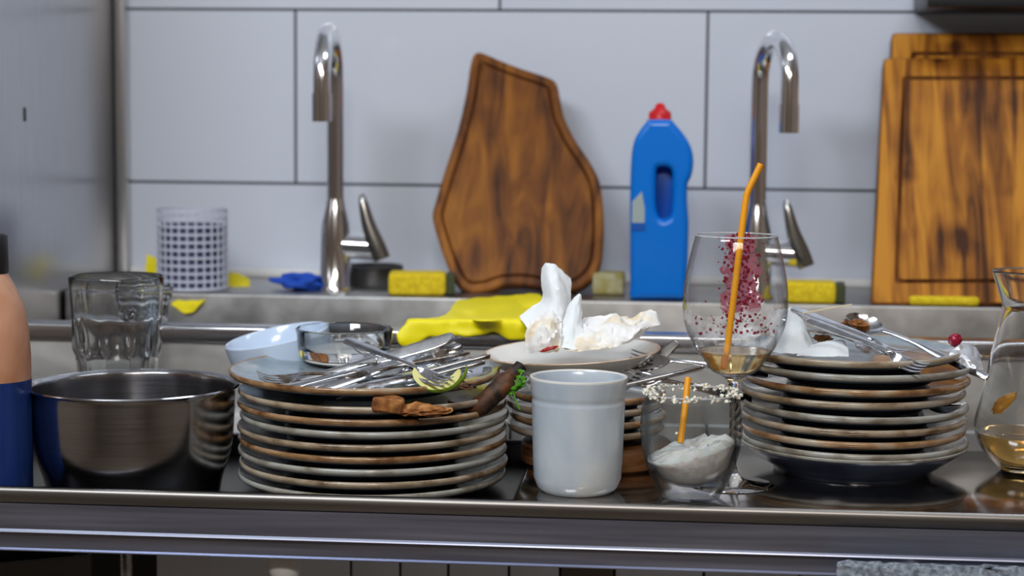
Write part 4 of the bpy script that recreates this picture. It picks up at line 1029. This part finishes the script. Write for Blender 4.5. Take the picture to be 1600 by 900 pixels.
o = obj('blue_cloth', bm, BCLOTH, None, True, (p.x, .80, ZS+.001)); tag(o, 'crumpled blue cloth on the deck left of the left faucet', 'cloth')
bm = lathe([(0, 0), (.038, 0), (.040, .003), (.041, .028), (.039, .029), (.037, .004), (0, .003)], 40)
p = PY(582, 463, .87); o = obj('soap_dish', bm, DARKG, None, True, (p.x, .885, ZS+.0005)); tag(o, 'dark grey round dish right behind the left faucet', 'dish')

# rubber glove draped over the basin divider and the front rim
gpx = [(624, 535), (621, 522), (627, 511), (640, 505), (656, 507), (672, 505), (690, 501), (701, 495), (705, 484), (714, 476), (728, 476), (742, 472), (770, 471), (800, 469), (842, 466), (852, 480), (850, 500), (838, 516), (822, 530), (806, 533), (794, 531), (782, 522), (772, 518), (756, 524), (740, 527), (722, 527), (704, 526), (688, 525), (672, 527), (657, 536), (641, 543)]
gc = [(q.x, q.y) for q in smoothcurve([(a, b, 0) for a, b in gpx], 3, True)]
def inside(x, y):
    c = False
    for i in range(len(gc)):
        (x1, y1), (x2, y2) = gc[i], gc[i-1]
        if (y1 > y) != (y2 > y) and x < (x2-x1)*(y-y1)/(y2-y1)+x1: c = not c
    return c
def gmap(x, y):
    h = ZS+.004; yr = 507
    if y <= yr: q = PZ(x, y, h+.006*noise.noise(Vector((x*.03, y*.06, 0)))+.003)
    else:
        q0 = PZ(x, yr, h+.003); q = PY(x, y, min(q0.y, Y0-.004)); q.y -= .004*noise.noise(Vector((x*.04, y*.05, 3)))
    return q
bm = bmesh.new(); VV = {}; st = 2.0
for ix in range(305, 430):
    for iy in range(230, 275):
        if inside(ix*st+st/2, iy*st+st/2):
            q = [(ix, iy), (ix+1, iy), (ix+1, iy+1), (ix, iy+1)]
            for k in q:
                if k not in VV: VV[k] = bm.verts.new(gmap(k[0]*st, k[1]*st))
            bm.faces.new([VV[k] for k in q])
bmesh.ops.recalc_face_normals(bm, faces=bm.faces)
if sum(f.normal.z for f in bm.faces) < 0: bmesh.ops.reverse_faces(bm, faces=bm.faces[:])
bmesh.ops.solidify(bm, geom=bm.faces[:], thickness=-.007)
o = obj('rubber_glove', bm, RUBBER); tag(o, 'yellow rubber glove lying across the sink behind the left plates', 'glove')
rm = o.modifiers.new('remesh', 'REMESH'); rm.mode = 'VOXEL'; rm.voxel_size = .002; rm.use_smooth_shade = True
sm = o.modifiers.new('smooth', 'SMOOTH'); sm.iterations = 14; sm.factor = .8

# grey towel over a bar in front of the lower rail
p0, p1 = PY(1300, 884, -.03), PY(1640, 884, -.03)
t = empty('towel_bar', (.4, -.028, p0.z-.004), 'thin steel bar under the right part of the table front', 'bar')
zb3 = p0.z-.0085
bm = tube(bmesh.new(), [(.35, -.03, zb3), (.60, -.03, zb3)], .005, 16); 
for x in (.37, .58): tube(bm, [(x, -.03, zb3), (x, .012, zb3), (x, .012, -.0618)], .003, 10)
o = under(obj('rod', bm, STEEL), t)
xA, xB = PY(1308, 884, -.037).x, .52
rows = []
for (y, z) in ((-.0175, -.16), (-.0185, -.05), (-.024, 0.0), (-.032, .0055), (-.040, .001), (-.0445, -.04), (-.046, -.17)):
    rows.append([Vector((xA+(xB-xA)*i/6+.003*noise.noise(Vector((i, y*90, 0))), y, zb3+.006+z+.0022*noise.noise(Vector((i*1.3, 2, 1))))) for i in range(7)])
o = sheet('grey_towel', rows, GREY, None, 8, .0022, 90, .003, 7); tag(o, 'grey mottled towel hanging below the right end of the table edge', 'towel')
